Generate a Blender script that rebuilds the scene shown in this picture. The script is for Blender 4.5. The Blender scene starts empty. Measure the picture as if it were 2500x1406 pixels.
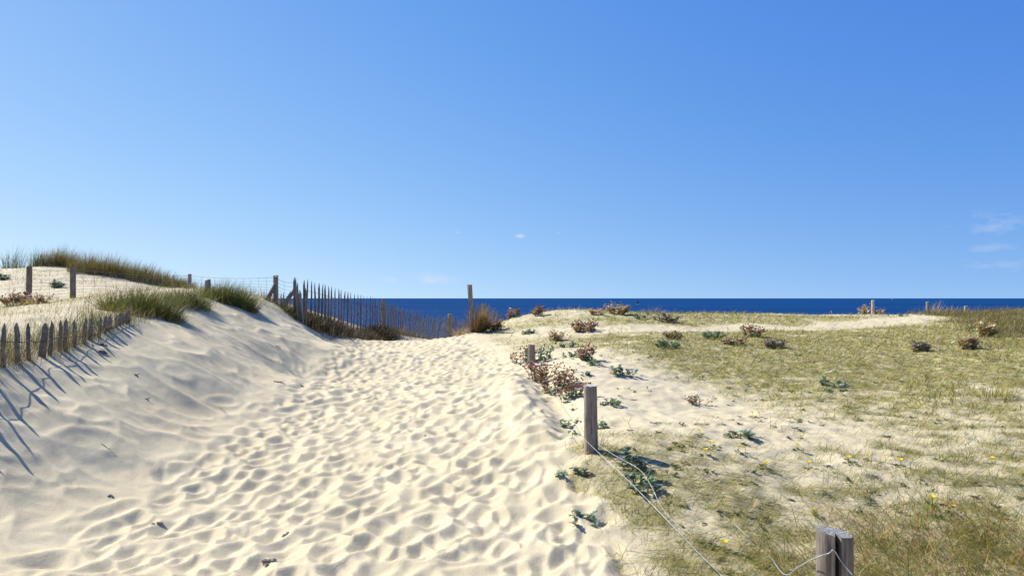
import bpy, math, random
import numpy as np
from mathutils import Vector

# ------------------------------------------------------------------ camera, sky, sun, exposure
EYE = 1.6
F = 1850.0                      # focal length in photo pixels (photo is 2500 x 1406)
HOR, CX = 728.0, 1250.0         # horizon row, centre column
SUN_AZ, SUN_EL = math.radians(-57), math.radians(42)      # azimuth from +Y, negative = left

scene = bpy.context.scene
COL = scene.collection
cam_data = bpy.data.cameras.new("camera")
cam = bpy.data.objects.new("camera", cam_data)
COL.objects.link(cam)
cam.location = (0, 0, EYE)
cam.rotation_euler = (math.pi / 2, 0, 0)
cam_data.sensor_width = 36
cam_data.lens = 36 * F / 2500
cam_data.shift_y = (HOR - 703) / 2500
cam_data.clip_start = 0.05
cam_data.clip_end = 200000
scene.camera = cam

world = bpy.data.worlds.new("World")
scene.world = world
world.use_nodes = True
wn, wl = world.node_tree.nodes, world.node_tree.links
wn.clear()
w_out = wn.new("ShaderNodeOutputWorld")
w_bg = wn.new("ShaderNodeBackground")
w_sky = wn.new("ShaderNodeTexSky")
w_sky.sky_type = 'NISHITA'
w_sky.sun_disc = False
w_sky.sun_elevation = SUN_EL
w_sky.sun_rotation = SUN_AZ
w_sky.altitude = 0
w_sky.air_density = 1.0
w_sky.dust_density = 0.1
w_sky.ozone_density = 3.0
w_bg.inputs["Strength"].default_value = 0.10
# thin fair-weather wisps, given by direction (azimuth, elevation) in the sky
w_geo = wn.new("ShaderNodeTexCoord")
w_sep = wn.new("ShaderNodeSeparateXYZ")
wl.new(w_geo.outputs["Generated"], w_sep.inputs[0])


def wmath(op, a, b=None, clamp=False):
    n = wn.new("ShaderNodeMath")
    n.operation = op
    n.use_clamp = clamp
    for i, v in enumerate((a, b)):
        if v is None:
            continue
        if isinstance(v, (int, float)):
            n.inputs[i].default_value = v
        else:
            wl.new(v, n.inputs[i])
    return n.outputs[0]


w_up = wn.new("ShaderNodeCombineXYZ")
wl.new(w_sep.outputs[0], w_up.inputs[0])
wl.new(w_sep.outputs[1], w_up.inputs[1])
wl.new(wmath('ADD', wmath('MULTIPLY', wmath('ABSOLUTE', w_sep.outputs[2]), 1.0), .18), w_up.inputs[2])
w_nrm = wn.new("ShaderNodeVectorMath")
w_nrm.operation = 'NORMALIZE'
wl.new(w_up.outputs[0], w_nrm.inputs[0])
wl.new(w_nrm.outputs[0], w_sky.inputs["Vector"])
w_az = wmath('ARCTAN2', w_sep.outputs[0], w_sep.outputs[1])
w_el = wmath('ARCSINE', w_sep.outputs[2])
w_comb = wn.new("ShaderNodeCombineXYZ")
wl.new(w_az, w_comb.inputs[0])
wl.new(wmath('MULTIPLY', w_el, 2.6), w_comb.inputs[1])
w_noise = wn.new("ShaderNodeTexNoise")
w_noise.inputs["Scale"].default_value = 38
w_noise.inputs["Detail"].default_value = 5
w_noise.inputs["Roughness"].default_value = 0.55
wl.new(w_comb.outputs[0], w_noise.inputs["Vector"])
w_total = None
for (px, py, rx, ry, amt) in [(2430, 545, 110, 40, .85), (2420, 606, 80, 20, .8), (2440, 645, 95, 32, .75), (2580, 560, 70, 70, .8),
                              (1062, 682, 70, 19, 1.15), (955, 683, 45, 14, .95), (1269, 576, 17, 6, 1.35),
                              (1117, 568, 8, 5, 1.0), (1364, 570, 8, 5, .8), (1010, 672, 22, 6, .8)]:
    a0, e0 = math.atan2(px - CX, F), math.atan2(HOR - py, math.hypot(F, px - CX))
    k = math.cos(a0) / F
    dx = wmath('DIVIDE', wmath('SUBTRACT', w_az, a0), rx * k)
    dy = wmath('DIVIDE', wmath('SUBTRACT', w_el, e0), ry * k)
    r2 = wmath('ADD', wmath('MULTIPLY', dx, dx), wmath('MULTIPLY', dy, dy))
    g = wmath('MULTIPLY', wmath('EXPONENT', wmath('MULTIPLY', r2, -1.0)), amt)
    w_total = g if w_total is None else wmath('MAXIMUM', w_total, g)
w_cl = wmath('MULTIPLY', wmath('SUBTRACT', wmath('ADD', wmath('MULTIPLY', w_total, .42), w_noise.outputs["Fac"]), .72), 2.6, True)
w_cl = wmath('MULTIPLY', w_cl, wmath('MULTIPLY', w_total, .42), True)
# clear maritime air: deeper, bluer sky than the plain model, red falls off faster than blue away from the sun
w_rgb = wn.new("ShaderNodeSeparateColor")
wl.new(w_sky.outputs[0], w_rgb.inputs[0])
w_grade = wn.new("ShaderNodeCombineColor")
w_x = [wmath('MAXIMUM', wmath('MULTIPLY', w_rgb.outputs[ch], .17), .0001) for ch in range(3)]
w_blue = wmath('MAXIMUM', wmath('MULTIPLY', wmath('POWER', w_x[2], .40), .92), wmath('MULTIPLY', w_x[2], .62))
w_red = wmath('MINIMUM', wmath('MULTIPLY', wmath('POWER', w_x[0], 1.72), 1.56), wmath('MULTIPLY', w_blue, 1.05))
w_green = wmath('MINIMUM', wmath('MULTIPLY', wmath('POWER', w_x[1], 1.12), .91), wmath('MULTIPLY', w_blue, 1.03))
for ch, v in enumerate((w_red, w_green, w_blue)):
    wl.new(wmath('MULTIPLY', v, 1 / .167), w_grade.inputs[ch])
w_mix = wn.new("ShaderNodeMixRGB")
w_mix.inputs[2].default_value = (4.6, 4.9, 5.6, 1)
wl.new(w_cl, w_mix.inputs[0])
wl.new(w_grade.outputs[0], w_mix.inputs[1])
wl.new(w_mix.outputs[0], w_bg.inputs["Color"])
wl.new(w_bg.outputs[0], w_out.inputs["Surface"])

S = Vector((math.sin(SUN_AZ) * math.cos(SUN_EL), math.cos(SUN_AZ) * math.cos(SUN_EL), math.sin(SUN_EL)))
sun_data = bpy.data.lights.new("sun", 'SUN')
sun_data.energy = 4.9
sun_data.angle = math.radians(0.53)
sun_data.color = (1.0, 0.982, 0.955)
sun = bpy.data.objects.new("sun", sun_data)
COL.objects.link(sun)
sun.rotation_euler = S.to_track_quat('Z', 'Y').to_euler()
sun.location = (-30, 20, 40)

scene.render.engine = 'CYCLES'
scene.view_settings.view_transform = 'Standard'
scene.view_settings.look = 'None'
scene.view_settings.exposure = 0.74
scene.view_settings.gamma = 1.0

random.seed(7)
RNG = np.random.default_rng(11)


# ------------------------------------------------------------------ helpers
def tag(o, label=None, cat=None, group=None, kind=None):
    if label:
        o["label"] = label
    if cat:
        o["category"] = cat
    if group:
        o["group"] = group
    if kind:
        o["kind"] = kind
    return o


def empty(name, loc, rz=0.0):
    o = bpy.data.objects.new(name, None)
    COL.objects.link(o)
    o.location = loc
    o.rotation_euler = (0, 0, rz)
    o.empty_display_size = 0.1
    return o


def link(name, me, mat=None, parent=None, loc=None):
    o = bpy.data.objects.new(name, me)
    COL.objects.link(o)
    if mat is not None and not me.materials:
        me.materials.append(mat)
    if parent is not None:
        o.parent = parent
    if loc is not None:
        o.location = loc
    return o


def mesh_np(name, V, T, col=None, smooth=False, attrs=None):
    """mesh from vertex array (n,3), triangle or quad array, optional per-vertex colours"""
    V = np.asarray(V, np.float32)
    T = np.asarray(T, np.int32)
    k = T.shape[1]
    me = bpy.data.meshes.new(name)
    me.vertices.add(len(V))
    me.vertices.foreach_set("co", V.ravel())
    me.loops.add(T.size)
    me.loops.foreach_set("vertex_index", T.ravel())
    me.polygons.add(len(T))
    me.polygons.foreach_set("loop_start", np.arange(0, T.size, k, dtype=np.int32))
    me.polygons.foreach_set("loop_total", np.full(len(T), k, np.int32))
    if smooth:
        me.polygons.foreach_set("use_smooth", np.ones(len(T), bool))
    if col is not None:
        a = me.attributes.new("col", 'FLOAT_COLOR', 'POINT')
        c = np.ones((len(V), 4), np.float32)
        c[:, :3] = col
        a.data.foreach_set("color", c.ravel())
    for nme, arr in (attrs or {}).items():
        a = me.attributes.new(nme, 'FLOAT', 'POINT')
        a.data.foreach_set("value", np.asarray(arr, np.float32))
    me.update(calc_edges=True)
    me.validate()
    return me


class MB:
    """collects polygons for one mesh"""

    def __init__(self):
        self.v, self.f, self.c = [], [], []

    def add(self, vs, fs, col=(1, 1, 1)):
        n = len(self.v)
        self.v += [tuple(p) for p in vs]
        self.f += [tuple(i + n for i in f) for f in fs]
        if len(col) and isinstance(col[0], (int, float)):
            self.c += [tuple(col)] * len(vs)
        else:
            self.c += [tuple(c) for c in col]

    def tube(self, pts, r, n=5, col=(1, 1, 1), cap=True):
        pts = [Vector(p) for p in pts]
        rs = r if isinstance(r, (list, tuple)) else [r] * len(pts)
        vs, fs = [], []
        ref = Vector((0.31, 0.22, 0.92))
        for i, p in enumerate(pts):
            t = (pts[min(i + 1, len(pts) - 1)] - pts[max(i - 1, 0)]).normalized()
            a = t.cross(ref)
            if a.length < 1e-3:
                a = t.cross(Vector((1, 0, 0)))
            a.normalize()
            b = t.cross(a)
            for k in range(n):
                an = 2 * math.pi * k / n
                vs.append(p + (a * math.cos(an) + b * math.sin(an)) * rs[i])
        for i in range(len(pts) - 1):
            for k in range(n):
                k2 = (k + 1) % n
                fs.append((i * n + k, i * n + k2, (i + 1) * n + k2, (i + 1) * n + k))
        if cap:
            fs.append(tuple(range(n))[::-1])
            fs.append(tuple((len(pts) - 1) * n + k for k in range(n)))
        self.add(vs, fs, col)

    def mesh(self, name, smooth=False):
        me = bpy.data.meshes.new(name)
        me.from_pydata(self.v, [], self.f)
        a = me.attributes.new("col", 'FLOAT_COLOR', 'POINT')
        a.data.foreach_set("color", [x for c in self.c for x in (c[0], c[1], c[2], 1.0)])
        if smooth:
            me.polygons.foreach_set("use_smooth", [True] * len(me.polygons))
        me.update()
        return me

    def build(self, name, mat, parent=None, smooth=False, loc=None):
        return link(name, self.mesh(name, smooth), mat, parent, loc)


def _hash(ix, iy, seed):
    h = (ix.astype(np.int64) * 374761393 + iy.astype(np.int64) * 668265263 + seed * 974634777) & 0xFFFFFFFF
    h = ((h ^ (h >> 13)) * 1274126177) & 0xFFFFFFFF
    h = h ^ (h >> 16)
    return (h & 0xFFFF) / 65535.0


def noise(x, y, seed=0):
    """smooth gradient noise, about -0.7 .. 0.7"""
    x, y = np.asarray(x, float), np.asarray(y, float)
    ix, iy = np.floor(x), np.floor(y)
    fx, fy = x - ix, y - iy
    u, v = fx * fx * fx * (fx * (fx * 6 - 15) + 10), fy * fy * fy * (fy * (fy * 6 - 15) + 10)

    def g(dx, dy):
        a = _hash(ix + dx, iy + dy, seed) * 2 * math.pi
        return np.cos(a) * (fx - dx) + np.sin(a) * (fy - dy)
    n0 = g(0, 0) * (1 - u) + g(1, 0) * u
    n1 = g(0, 1) * (1 - u) + g(1, 1) * u
    return n0 * (1 - v) + n1 * v


def fbm(x, y, seed=0, octv=4, gain=.5):
    s, a = 0, 1.0
    for o in range(octv):
        s = s + a * noise(x * 2 ** o, y * 2 ** o, seed + o * 17)
        a *= gain
    return s


def sstep(a, b, x):
    t = np.clip((np.asarray(x, float) - a) / (b - a), 0, 1)
    return t * t * (3 - 2 * t)


# ------------------------------------------------------------------ terrain height
def P(px, py, d):
    return ((px - CX) / F * d, d, -(py - HOR) / F * d)        # z relative to the eye


CP = [(-8, -6, -1.0), (0, -6, -1.62), (8, -6, -1.5), (-3, 0, -1.6), (0, 0, -1.62), (3, 0, -1.55), (8, 0, -1.5), (-6, 0, -0.8), (-12, 0, -0.5),
      (0, 2.4, -1.63), (1.0, 2.4, -1.6), (-2.5, 2.5, -1.62), (4, 2.5, -1.5), (-4.6, 3, -0.85), (-6, 3, -.6), (-5.0, 5, -.62), (-20, 23, .4), (-20, 10, -.3), (-20, 0, -.4),
      (-14, 30, .2), (-10, 30, 0), (-7, 30, -.9), (-14, 36, -1.5), (-7, 36, -2.2), (-25, 36, -1.2),
      (2, 28, -1.2), (10, 32, -1.6), (18, 32, -1.7), (5, 36, -2.5), (15, 36, -2.6), (27, 36, -2.4), (0, 36, -2.8), (-3, 36, -2.9),
      (25, 20, -.5), (25, 10, -.9), (25, 0, -1.3), (12, 5, -1.3), (-4.2, 36, -2.8)]
for q in [(400, 1406, 4.4), (1000, 1406, 4.4), (1480, 1406, 4.35), (1900, 1406, 4.3), (2450, 1406, 4.2),
          (0, 1406, 4.35), (0, 1230, 5.2), (0, 1050, 6.0), (0, 895, 7.0), (330, 1130, 6.4), (200, 1000, 6.8),
          (560, 1010, 8.5), (730, 920, 12), (830, 850, 16.7), (450, 900, 9), (600, 830, 12),
          (1000, 1200, 5.88), (1000, 1050, 7.8), (1000, 930, 11), (1000, 870, 14.2), (1000, 832, 18.3),
          (1200, 1200, 5.8), (1200, 1050, 7.6), (1200, 930, 10.8), (1200, 870, 13.8), (1200, 813, 17.6), (1090, 829, 18.2),
          (1443, 1100, 6.2), (1350, 1000, 7.8), (1297, 895, 11.3),
          (310, 790, 9.8), (390, 770, 11.2), (480, 745, 13), (570, 738, 14.7), (640, 745, 16), (700, 757, 17.2), (760, 790, 18), (830, 822, 18.4), (900, 831, 18.4),
          (100, 800, 9), (0, 775, 11), (200, 755, 12), (100, 742, 15.5), (0, 752, 14.5), (250, 720, 17),
          (0, 665, 23), (100, 650, 23), (170, 652, 23.5), (300, 680, 23.5), (450, 702, 23.5), (560, 720, 24), (640, 730, 25), (-300, 690, 23),
          (720, 775, 17.3), (800, 795, 19.8), (940, 812, 23), (1000, 830, 25), (1130, 850, 29.5), (1000, 847, 21), (1100, 842, 22), (900, 841, 20.2), (1120, 845, 25),
          (790, 812, 22.5), (700, 800, 22), (860, 850, 26.5), (640, 775, 28), (1147, 812, 17.7), (1250, 777, 20), (1300, 770, 22), (1500, 769, 23), (1700, 766, 24), (1900, 779, 27), (2131, 775, 27), (2265, 772, 26), (2358, 770, 25.5), (2500, 764, 25), (2800, 760, 26), (2000, 779, 27),
          (1700, 1200, 5.4), (2400, 1200, 5.4), (1700, 1000, 8.2), (2400, 1000, 8.2), (1700, 850, 12.7), (2400, 850, 12.7), (1700, 800, 18), (2400, 800, 18),
          (1450, 850, 12.5), (1450, 800, 17), (1400, 900, 10), (1600, 930, 9.8)]:
    CP.append(P(*q))
CP = np.array(CP, float)


def _phi(r2):
    return 0.5 * r2 * np.log(r2 + 1e-9)


_n = len(CP)
_A = np.zeros((_n + 3, _n + 3))
_D = ((CP[:, None, :2] - CP[None, :, :2]) ** 2).sum(-1)
_A[:_n, :_n] = _phi(_D) + np.eye(_n) * 0.05
_A[:_n, _n] = 1
_A[:_n, _n + 1:] = CP[:, :2]
_A[_n:, :_n] = _A[:_n, _n:].T
_W = np.linalg.solve(_A, np.concatenate([CP[:, 2], [0, 0, 0]]))


def base_h(x, y):
    """large form of the dunes, relative to the eye"""
    x, y = np.asarray(x, float), np.asarray(y, float)
    xc, yc = np.clip(x, -25, 28), np.clip(y, -6, 36)
    out = np.zeros(x.shape).ravel()
    X, Y = xc.ravel(), yc.ravel()
    for s in range(0, len(X), 60000):
        a, b = X[s:s + 60000], Y[s:s + 60000]
        r2 = (a[:, None] - CP[None, :, 0]) ** 2 + (b[:, None] - CP[None, :, 1]) ** 2
        out[s:s + 60000] = _phi(r2) @ _W[:_n] + _W[_n] + a * _W[_n + 1] + b * _W[_n + 2]
    z = out.reshape(x.shape)
    t = np.maximum(0, y - 34)
    z = z - 0.16 * t * t / (t + 5)
    return np.maximum(z, -11.5)


FX = [(-8, 2.0), (0, 1.3), (2.4, 1.02), (6.2, .65), (11.3, .287), (17.7, -.98), (22, -1.6), (60, -3)]   # line of the wire fence


def fence_x(y):
    return np.interp(y, [p[0] for p in FX], [p[1] for p in FX])


def toe_x(y):          # foot of the left sand bank
    return np.interp(y, [2, 5.2, 8.5, 12, 16.7, 20], [-2.9, -3.1, -2.95, -3.2, -3.7, -4.3])


def top_x(y):          # upper edge of the left sand bank
    return np.interp(y, [2, 7, 9.8, 11.2, 14.7, 17.2, 19], [-4.6, -4.73, -5.0, -5.2, -5.4, -5.1, -5.0])


# ---- trampled sand relief on a regular grid
RES = 0.017
GX0, GX1, GY0, GY1 = -6.6, 3.2, 2.6, 21.0
gx = np.arange(GX0, GX1, RES)
gy = np.arange(GY0, GY1, RES)
GXX, GYY = np.meshgrid(gx, gy)
rel = 0.018 * fbm(GXX * 1.6, GYY * 1.6, 3, 4)


def stamp(cx, cy, ang, la, lb, depth, rim, fill):
    R = int((la * 2.1) / RES)
    ic, jc = int((cx - GX0) / RES), int((cy - GY0) / RES)
    i0, i1, j0, j1 = max(ic - R, 0), min(ic + R, len(gx)), max(jc - R, 0), min(jc + R, len(gy))
    if i1 - i0 < 3 or j1 - j0 < 3:
        return
    dx, dy = GXX[j0:j1, i0:i1] - cx, GYY[j0:j1, i0:i1] - cy
    ca, sa = math.cos(ang), math.sin(ang)
    u, v = dx * ca + dy * sa, -dx * sa + dy * ca           # v along the foot
    wb = lb * (1 + 0.28 * np.tanh(v / la))
    r = np.sqrt((u / wb) ** 2 + (v / la) ** 2) * (1 + 0.16 * math.sin(cx * 37) * np.cos(2 * np.arctan2(v, u) + cy * 5))
    h = rel[j0:j1, i0:i1]
    k = np.exp(-(r / 1.25) ** 4) * fill
    loc = h[h.shape[0] // 2, h.shape[1] // 2]
    new = h * (1 - k) + loc * 0.25 * k
    new -= depth * np.clip(1.1 - r ** 1.15, 0, .9) * (1 + 0.35 * v / la)
    ph = np.arctan2(v, u)
    new += rim * np.exp(-((r - 1.3) / .3) ** 2) * (1 + .5 * np.sin(ph + cx * 9)) * .6
    rel[j0:j1, i0:i1] = new


def thermal(it, tan=0.66):
    global rel
    thr = tan * RES
    for _ in range(it):
        d = np.zeros_like(rel)
        for ax in (0, 1):
            df = np.diff(rel, axis=ax)
            m = np.sign(df) * np.maximum(np.abs(df) - thr, 0) * 0.24
            if ax == 0:
                d[:-1] += m
                d[1:] -= m
            else:
                d[:, :-1] += m
                d[:, 1:] -= m
        rel = rel + d


def smooth_rel(it=1):
    global rel
    for _ in range(it):
        p = np.pad(rel, 1, mode='edge')
        rel = (p[1:-1, 1:-1] * 4 + p[:-2, 1:-1] * 2 + p[2:, 1:-1] * 2 + p[1:-1, :-2] * 2 + p[1:-1, 2:] * 2 +
               p[:-2, :-2] + p[:-2, 2:] + p[2:, :-2] + p[2:, 2:]) / 16


def scatter_steps(n, lo, hi, depth, size, rim, fill, spread=.5):
    for _ in range(n):
        y = random.uniform(GY0 + .1, GY1 - .3)
        a, b = float(toe_x(y)), float(fence_x(y))
        x = a + lo + random.random() * (b + hi - a - lo)
        s = random.uniform(*size)
        stamp(x, y, random.gauss(-.15, spread), .155 * s, .085 * s, random.uniform(*depth), rim * random.uniform(.4, 1.1), fill)


# old, wind-softened dents on the bank, then trampling on the path
wx = GXX + 0.4 * fbm(GXX * .7 + 9, GYY * .7, 21, 2)
wy = GYY + 0.4 * fbm(GXX * .6, GYY * .6 + 4, 22, 2)
bank = 1 - sstep(toe_x(GYY) - .35, toe_x(GYY) + .45, GXX)
top = sstep(top_x(GYY) - .2, top_x(GYY) + .5, GXX)
s1 = (wy * .93 + wx * .36) / 0.62
rip = 0.62 - np.abs(np.sin(math.pi * s1)) ** 0.8
rip2 = 0.5 - np.abs(np.sin(math.pi * ((wy * .8 + wx * .62) / 0.31 + 2 * fbm(GXX, GYY, 31, 2))))
amp = 0.6 + 0.9 * noise(GXX * .8, GYY * .8, 41)


def bowls(x, y, sx, sy, seed):
    u, v = x / sx, y / sy
    iu, iv = np.floor(u), np.floor(v)
    best = np.full(x.shape, 9.0)
    for a in (-1, 0, 1):
        for b in (-1, 0, 1):
            du = iu + a + .15 + .7 * _hash(iu + a, iv + b, seed) - u
            dv = iv + b + .15 + .7 * _hash(iu + a, iv + b, seed + 7) - v
            best = np.minimum(best, du * du + dv * dv)
    return np.minimum(best, 1.0)


bw = bowls(wx * .94 - wy * .34, wy * .94 + wx * .34, 1.15, .56, 5)
bw2 = bowls(wx * .9 - wy * .43 + 3, wy * .9 + wx * .43, .6, .27, 15)
rel += bank * top * (0.15 * (bw - .35) * (.6 + amp * .5) + 0.045 * (bw2 - .4) + 0.012 * rip * amp + 0.012 * rip2 * np.clip(.5 + noise(GXX * 1.3, GYY * 1.3, 43), 0, 1))
for _ in range(70):
    y = random.uniform(3, 18)
    x = random.uniform(float(top_x(y)) + .15, float(toe_x(y)) + .3)
    s = random.uniform(.9, 1.7)
    stamp(x, y, random.gauss(-.5, .5), .16 * s, .12 * s, random.uniform(.010, .028), .010, .35)
thermal(10, .5)
bank_rel = rel.copy()
rel = 0.014 * fbm(GXX * 1.6, GYY * 1.6, 3, 4) + 0.03 * noise(GXX * .55, GYY * .55, 4)
scatter_steps(1900, .1, -.1, (.024, .05), (.75, 1.5), .02, .6, .6)
thermal(45, .37)
smooth_rel(1)
scatter_steps(800, .15, -.15, (.026, .05), (.7, 1.15), .018, .7, .5)
thermal(24, .42)
scatter_steps(220, .3, -.2, (.025, .05), (.5, .9), .016, .7, .5)
thermal(8, .5)
bw_ = bank * (1 - .0 * top)
rel = rel * (1 - bw_) + bank_rel * bw_
_keep = rel.copy()
smooth_rel(8)
rel = _keep + .55 * (_keep - rel)
thermal(10, .5)
rel += 0.0022 * noise(GXX * 22, GYY * 22, 5) + 0.004 * noise(GXX * 9, GYY * 9, 6)
# fade the map out towards its edges
edge = sstep(GX0, GX0 + .7, GXX) * (1 - sstep(GX1 - .8, GX1, GXX)) * (1 - sstep(GY1 - 1.5, GY1, GYY)) * sstep(GY0, GY0 + .4, GYY)
fld = sstep(fence_x(GYY) - .25, fence_x(GYY) + .35, GXX)
rel = rel * edge * (1 - .75 * fld) * .88


def sample_rel(x, y):
    fx, fy = (np.asarray(x) - GX0) / RES, (np.asarray(y) - GY0) / RES
    ok = (fx > 1) & (fx < len(gx) - 2) & (fy > 1) & (fy < len(gy) - 2)
    fx, fy = np.clip(fx, 1, len(gx) - 3), np.clip(fy, 1, len(gy) - 3)
    i, j = fx.astype(int), fy.astype(int)
    u, v = fx - i, fy - j
    r = rel[j, i] * (1 - u) * (1 - v) + rel[j, i + 1] * u * (1 - v) + rel[j + 1, i] * (1 - u) * v + rel[j + 1, i + 1] * u * v
    return np.where(ok, r, 0)


def field_mask(x, y):
    return sstep(fence_x(y) - .1, fence_x(y) + .5, x)


def detail_h(x, y):
    x, y = np.asarray(x, float), np.asarray(y, float)
    f = field_mask(x, y)
    near = 1 - sstep(30, 45, y)
    z = f * near * (0.035 * fbm(x * .9, y * .9, 51, 3) + 0.030 * (np.abs(noise(x * 2.6, y * 2.6, 52)) * -1 + .2) + 0.018 * fbm(x * 5.5, y * 5.5, 53, 2))
    lft = 1 - sstep(top_x(y) - .5, top_x(y) + .1, x)
    z = z + lft * near * (0.05 * fbm(x * .8, y * .8, 61, 3) + 0.022 * fbm(x * 3.5, y * 3.5, 62, 2))
    far = sstep(17.5, 19.5, y) * near
    z = z + far * (1 - f) * (1 - lft) * 0.03 * fbm(x * 1.8, y * 1.8, 63, 3)
    # lip of blown sand along the wire fence and hollow with plants right behind it
    fx = x - fence_x(y)
    z = z + 0.07 * np.exp(-((fx + .38) / .22) ** 2) * sstep(6.4, 7.2, y) * (1 - sstep(10, 12, y)) - 0.10 * np.exp(-((fx + .02) / .2) ** 2) * sstep(6.5, 7.3, y) * (1 - sstep(9.8, 11, y))
    return z


def H(x, y):
    return base_h(x, y) + detail_h(x, y) + sample_rel(x, y) + EYE


def Hs(x, y):
    return float(H(np.array([x]), np.array([y]))[0])


_ds = np.concatenate([np.arange(2.0, 12, .02), np.arange(12, 40, .04)])


def G(px, py, dmin=2.0):
    """ground point seen at a photo pixel"""
    x, z = (px - CX) / F * _ds, EYE - (py - HOR) / F * _ds
    h = H(x, _ds)
    k = np.nonzero((h > z) & (_ds >= dmin))[0]
    if len(k) == 0:
        i = int(np.argmax((h - z) - np.where(_ds < dmin, 1e3, 0)))
    else:
        i = k[0]
    return Vector((x[i], _ds[i], h[i]))


# ------------------------------------------------------------------ materials
def material(name):
    m = bpy.data.materials.new(name)
    m.use_nodes = True
    nt = m.node_tree
    b = nt.nodes["Principled BSDF"]
    return m, nt, nt.nodes, nt.links, b


def nz(nodes, links, scale, detail=3, rough=.55, vec=None, dist=0):
    n = nodes.new("ShaderNodeTexNoise")
    n.inputs["Scale"].default_value = scale
    n.inputs["Detail"].default_value = detail
    n.inputs["Roughness"].default_value = rough
    n.inputs["Distortion"].default_value = dist
    if vec is not None:
        links.new(vec, n.inputs["Vector"])
    return n.outputs["Fac"]


def ramp(nodes, links, fac, stops):
    r = nodes.new("ShaderNodeValToRGB")
    e = r.color_ramp.elements
    while len(e) < len(stops):
        e.new(0.5)
    for el, (p, c) in zip(e, stops):
        el.position = p
        el.color = (*c, 1) if len(c) == 3 else c
    links.new(fac, r.inputs[0])
    return r.outputs[0]


def mixc(nodes, links, fac, a, b, mode='MIX'):
    m = nodes.new("ShaderNodeMixRGB")
    m.blend_type = mode
    for i, v in enumerate((fac, a, b)):
        if isinstance(v, (int, float)):
            m.inputs[i].default_value = v
        elif isinstance(v, tuple):
            m.inputs[i].default_value = (*v, 1)
        else:
            links.new(v, m.inputs[i])
    return m.outputs[0]


def bump(nodes, links, h, strength, dist, normal=None):
    b = nodes.new("ShaderNodeBump")
    b.inputs["Strength"].default_value = strength
    b.inputs["Distance"].default_value = dist
    links.new(h, b.inputs["Height"])
    if normal is not None:
        links.new(normal, b.inputs["Normal"])
    return b.outputs[0]


def make_sand():
    m, nt, n, l, b = material("sand")
    tc = n.new("ShaderNodeTexCoord").outputs["Object"]
    c = ramp(n, l, nz(n, l, 1.3, 5, .6, tc), [(0.3, (.545, .455, .28)), (0.55, (.585, .493, .308)), (0.75, (.61, .52, .333))])
    g = ramp(n, l, nz(n, l, 420, 2, .7, tc), [(0.3, (.62, .6, .56)), (0.5, (.97, .97, .97)), (0.7, (1.2, 1.2, 1.2))])
    c = mixc(n, l, .75, c, g, 'MULTIPLY')
    g2 = ramp(n, l, nz(n, l, 130, 3, .7, tc), [(0.28, (.78, .76, .72)), (0.5, (1, 1, 1)), (0.75, (1.06, 1.06, 1.06))])
    c = mixc(n, l, .7, c, g2, 'MULTIPLY')
    at = n.new("ShaderNodeAttribute")
    at.attribute_name = "veg"
    lit = ramp(n, l, nz(n, l, 26, 5, .65, tc), [(0.3, (.17, .155, .028)), (0.52, (.28, .248, .064)), (0.75, (.41, .355, .14))])
    mul = n.new("ShaderNodeMath")
    mul.operation = 'MULTIPLY'
    l.new(at.outputs["Fac"], mul.inputs[0])
    l.new(ramp(n, l, nz(n, l, 7, 5, .7, tc), [(0.34, (.1, .1, .1)), (0.58, (1, 1, 1))]), mul.inputs[1])
    c = mixc(n, l, mul.outputs[0], c, lit)
    l.new(c, b.inputs["Base Color"])
    b.inputs["Roughness"].default_value = .95
    b.inputs["Specular IOR Level"].default_value = .15
    nb = bump(n, l, nz(n, l, 45, 5, .75, tc), .5, .012)
    nb = bump(n, l, nz(n, l, 300, 2, .7, tc), .4, .004, nb)
    l.new(nb, b.inputs["Normal"])
    return m


def make_sea():
    m, nt, n, l, b = material("sea_water")
    tc = n.new("ShaderNodeTexCoord").outputs["Object"]
    mp = n.new("ShaderNodeMapping")
    mp.inputs["Scale"].default_value = (.35, 1, 1)
    l.new(tc, mp.inputs[0])
    c = ramp(n, l, nz(n, l, .006, 4, .6, mp.outputs[0]), [(0.35, (.0015, .031, .115)), (0.65, (.003, .048, .142))])
    foam = ramp(n, l, nz(n, l, .11, 7, .72, mp.outputs[0]), [(0.735, (0, 0, 0)), (0.77, (1, 1, 1))])
    c = mixc(n, l, foam, c, (.55, .62, .66))
    nb = bump(n, l, nz(n, l, .22, 6, .7, mp.outputs[0]), 1.0, 2.2)
    df = n.new("ShaderNodeBsdfDiffuse")
    l.new(c, df.inputs["Color"])
    l.new(nb, df.inputs["Normal"])
    gl = n.new("ShaderNodeBsdfGlossy")
    gl.inputs["Roughness"].default_value = .35
    l.new(nb, gl.inputs["Normal"])
    mx = n.new("ShaderNodeMixShader")
    mx.inputs[0].default_value = .038
    l.new(df.outputs[0], mx.inputs[1])
    l.new(gl.outputs[0], mx.inputs[2])
    l.new(mx.outputs[0], n["Material Output"].inputs["Surface"])
    return m


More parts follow.
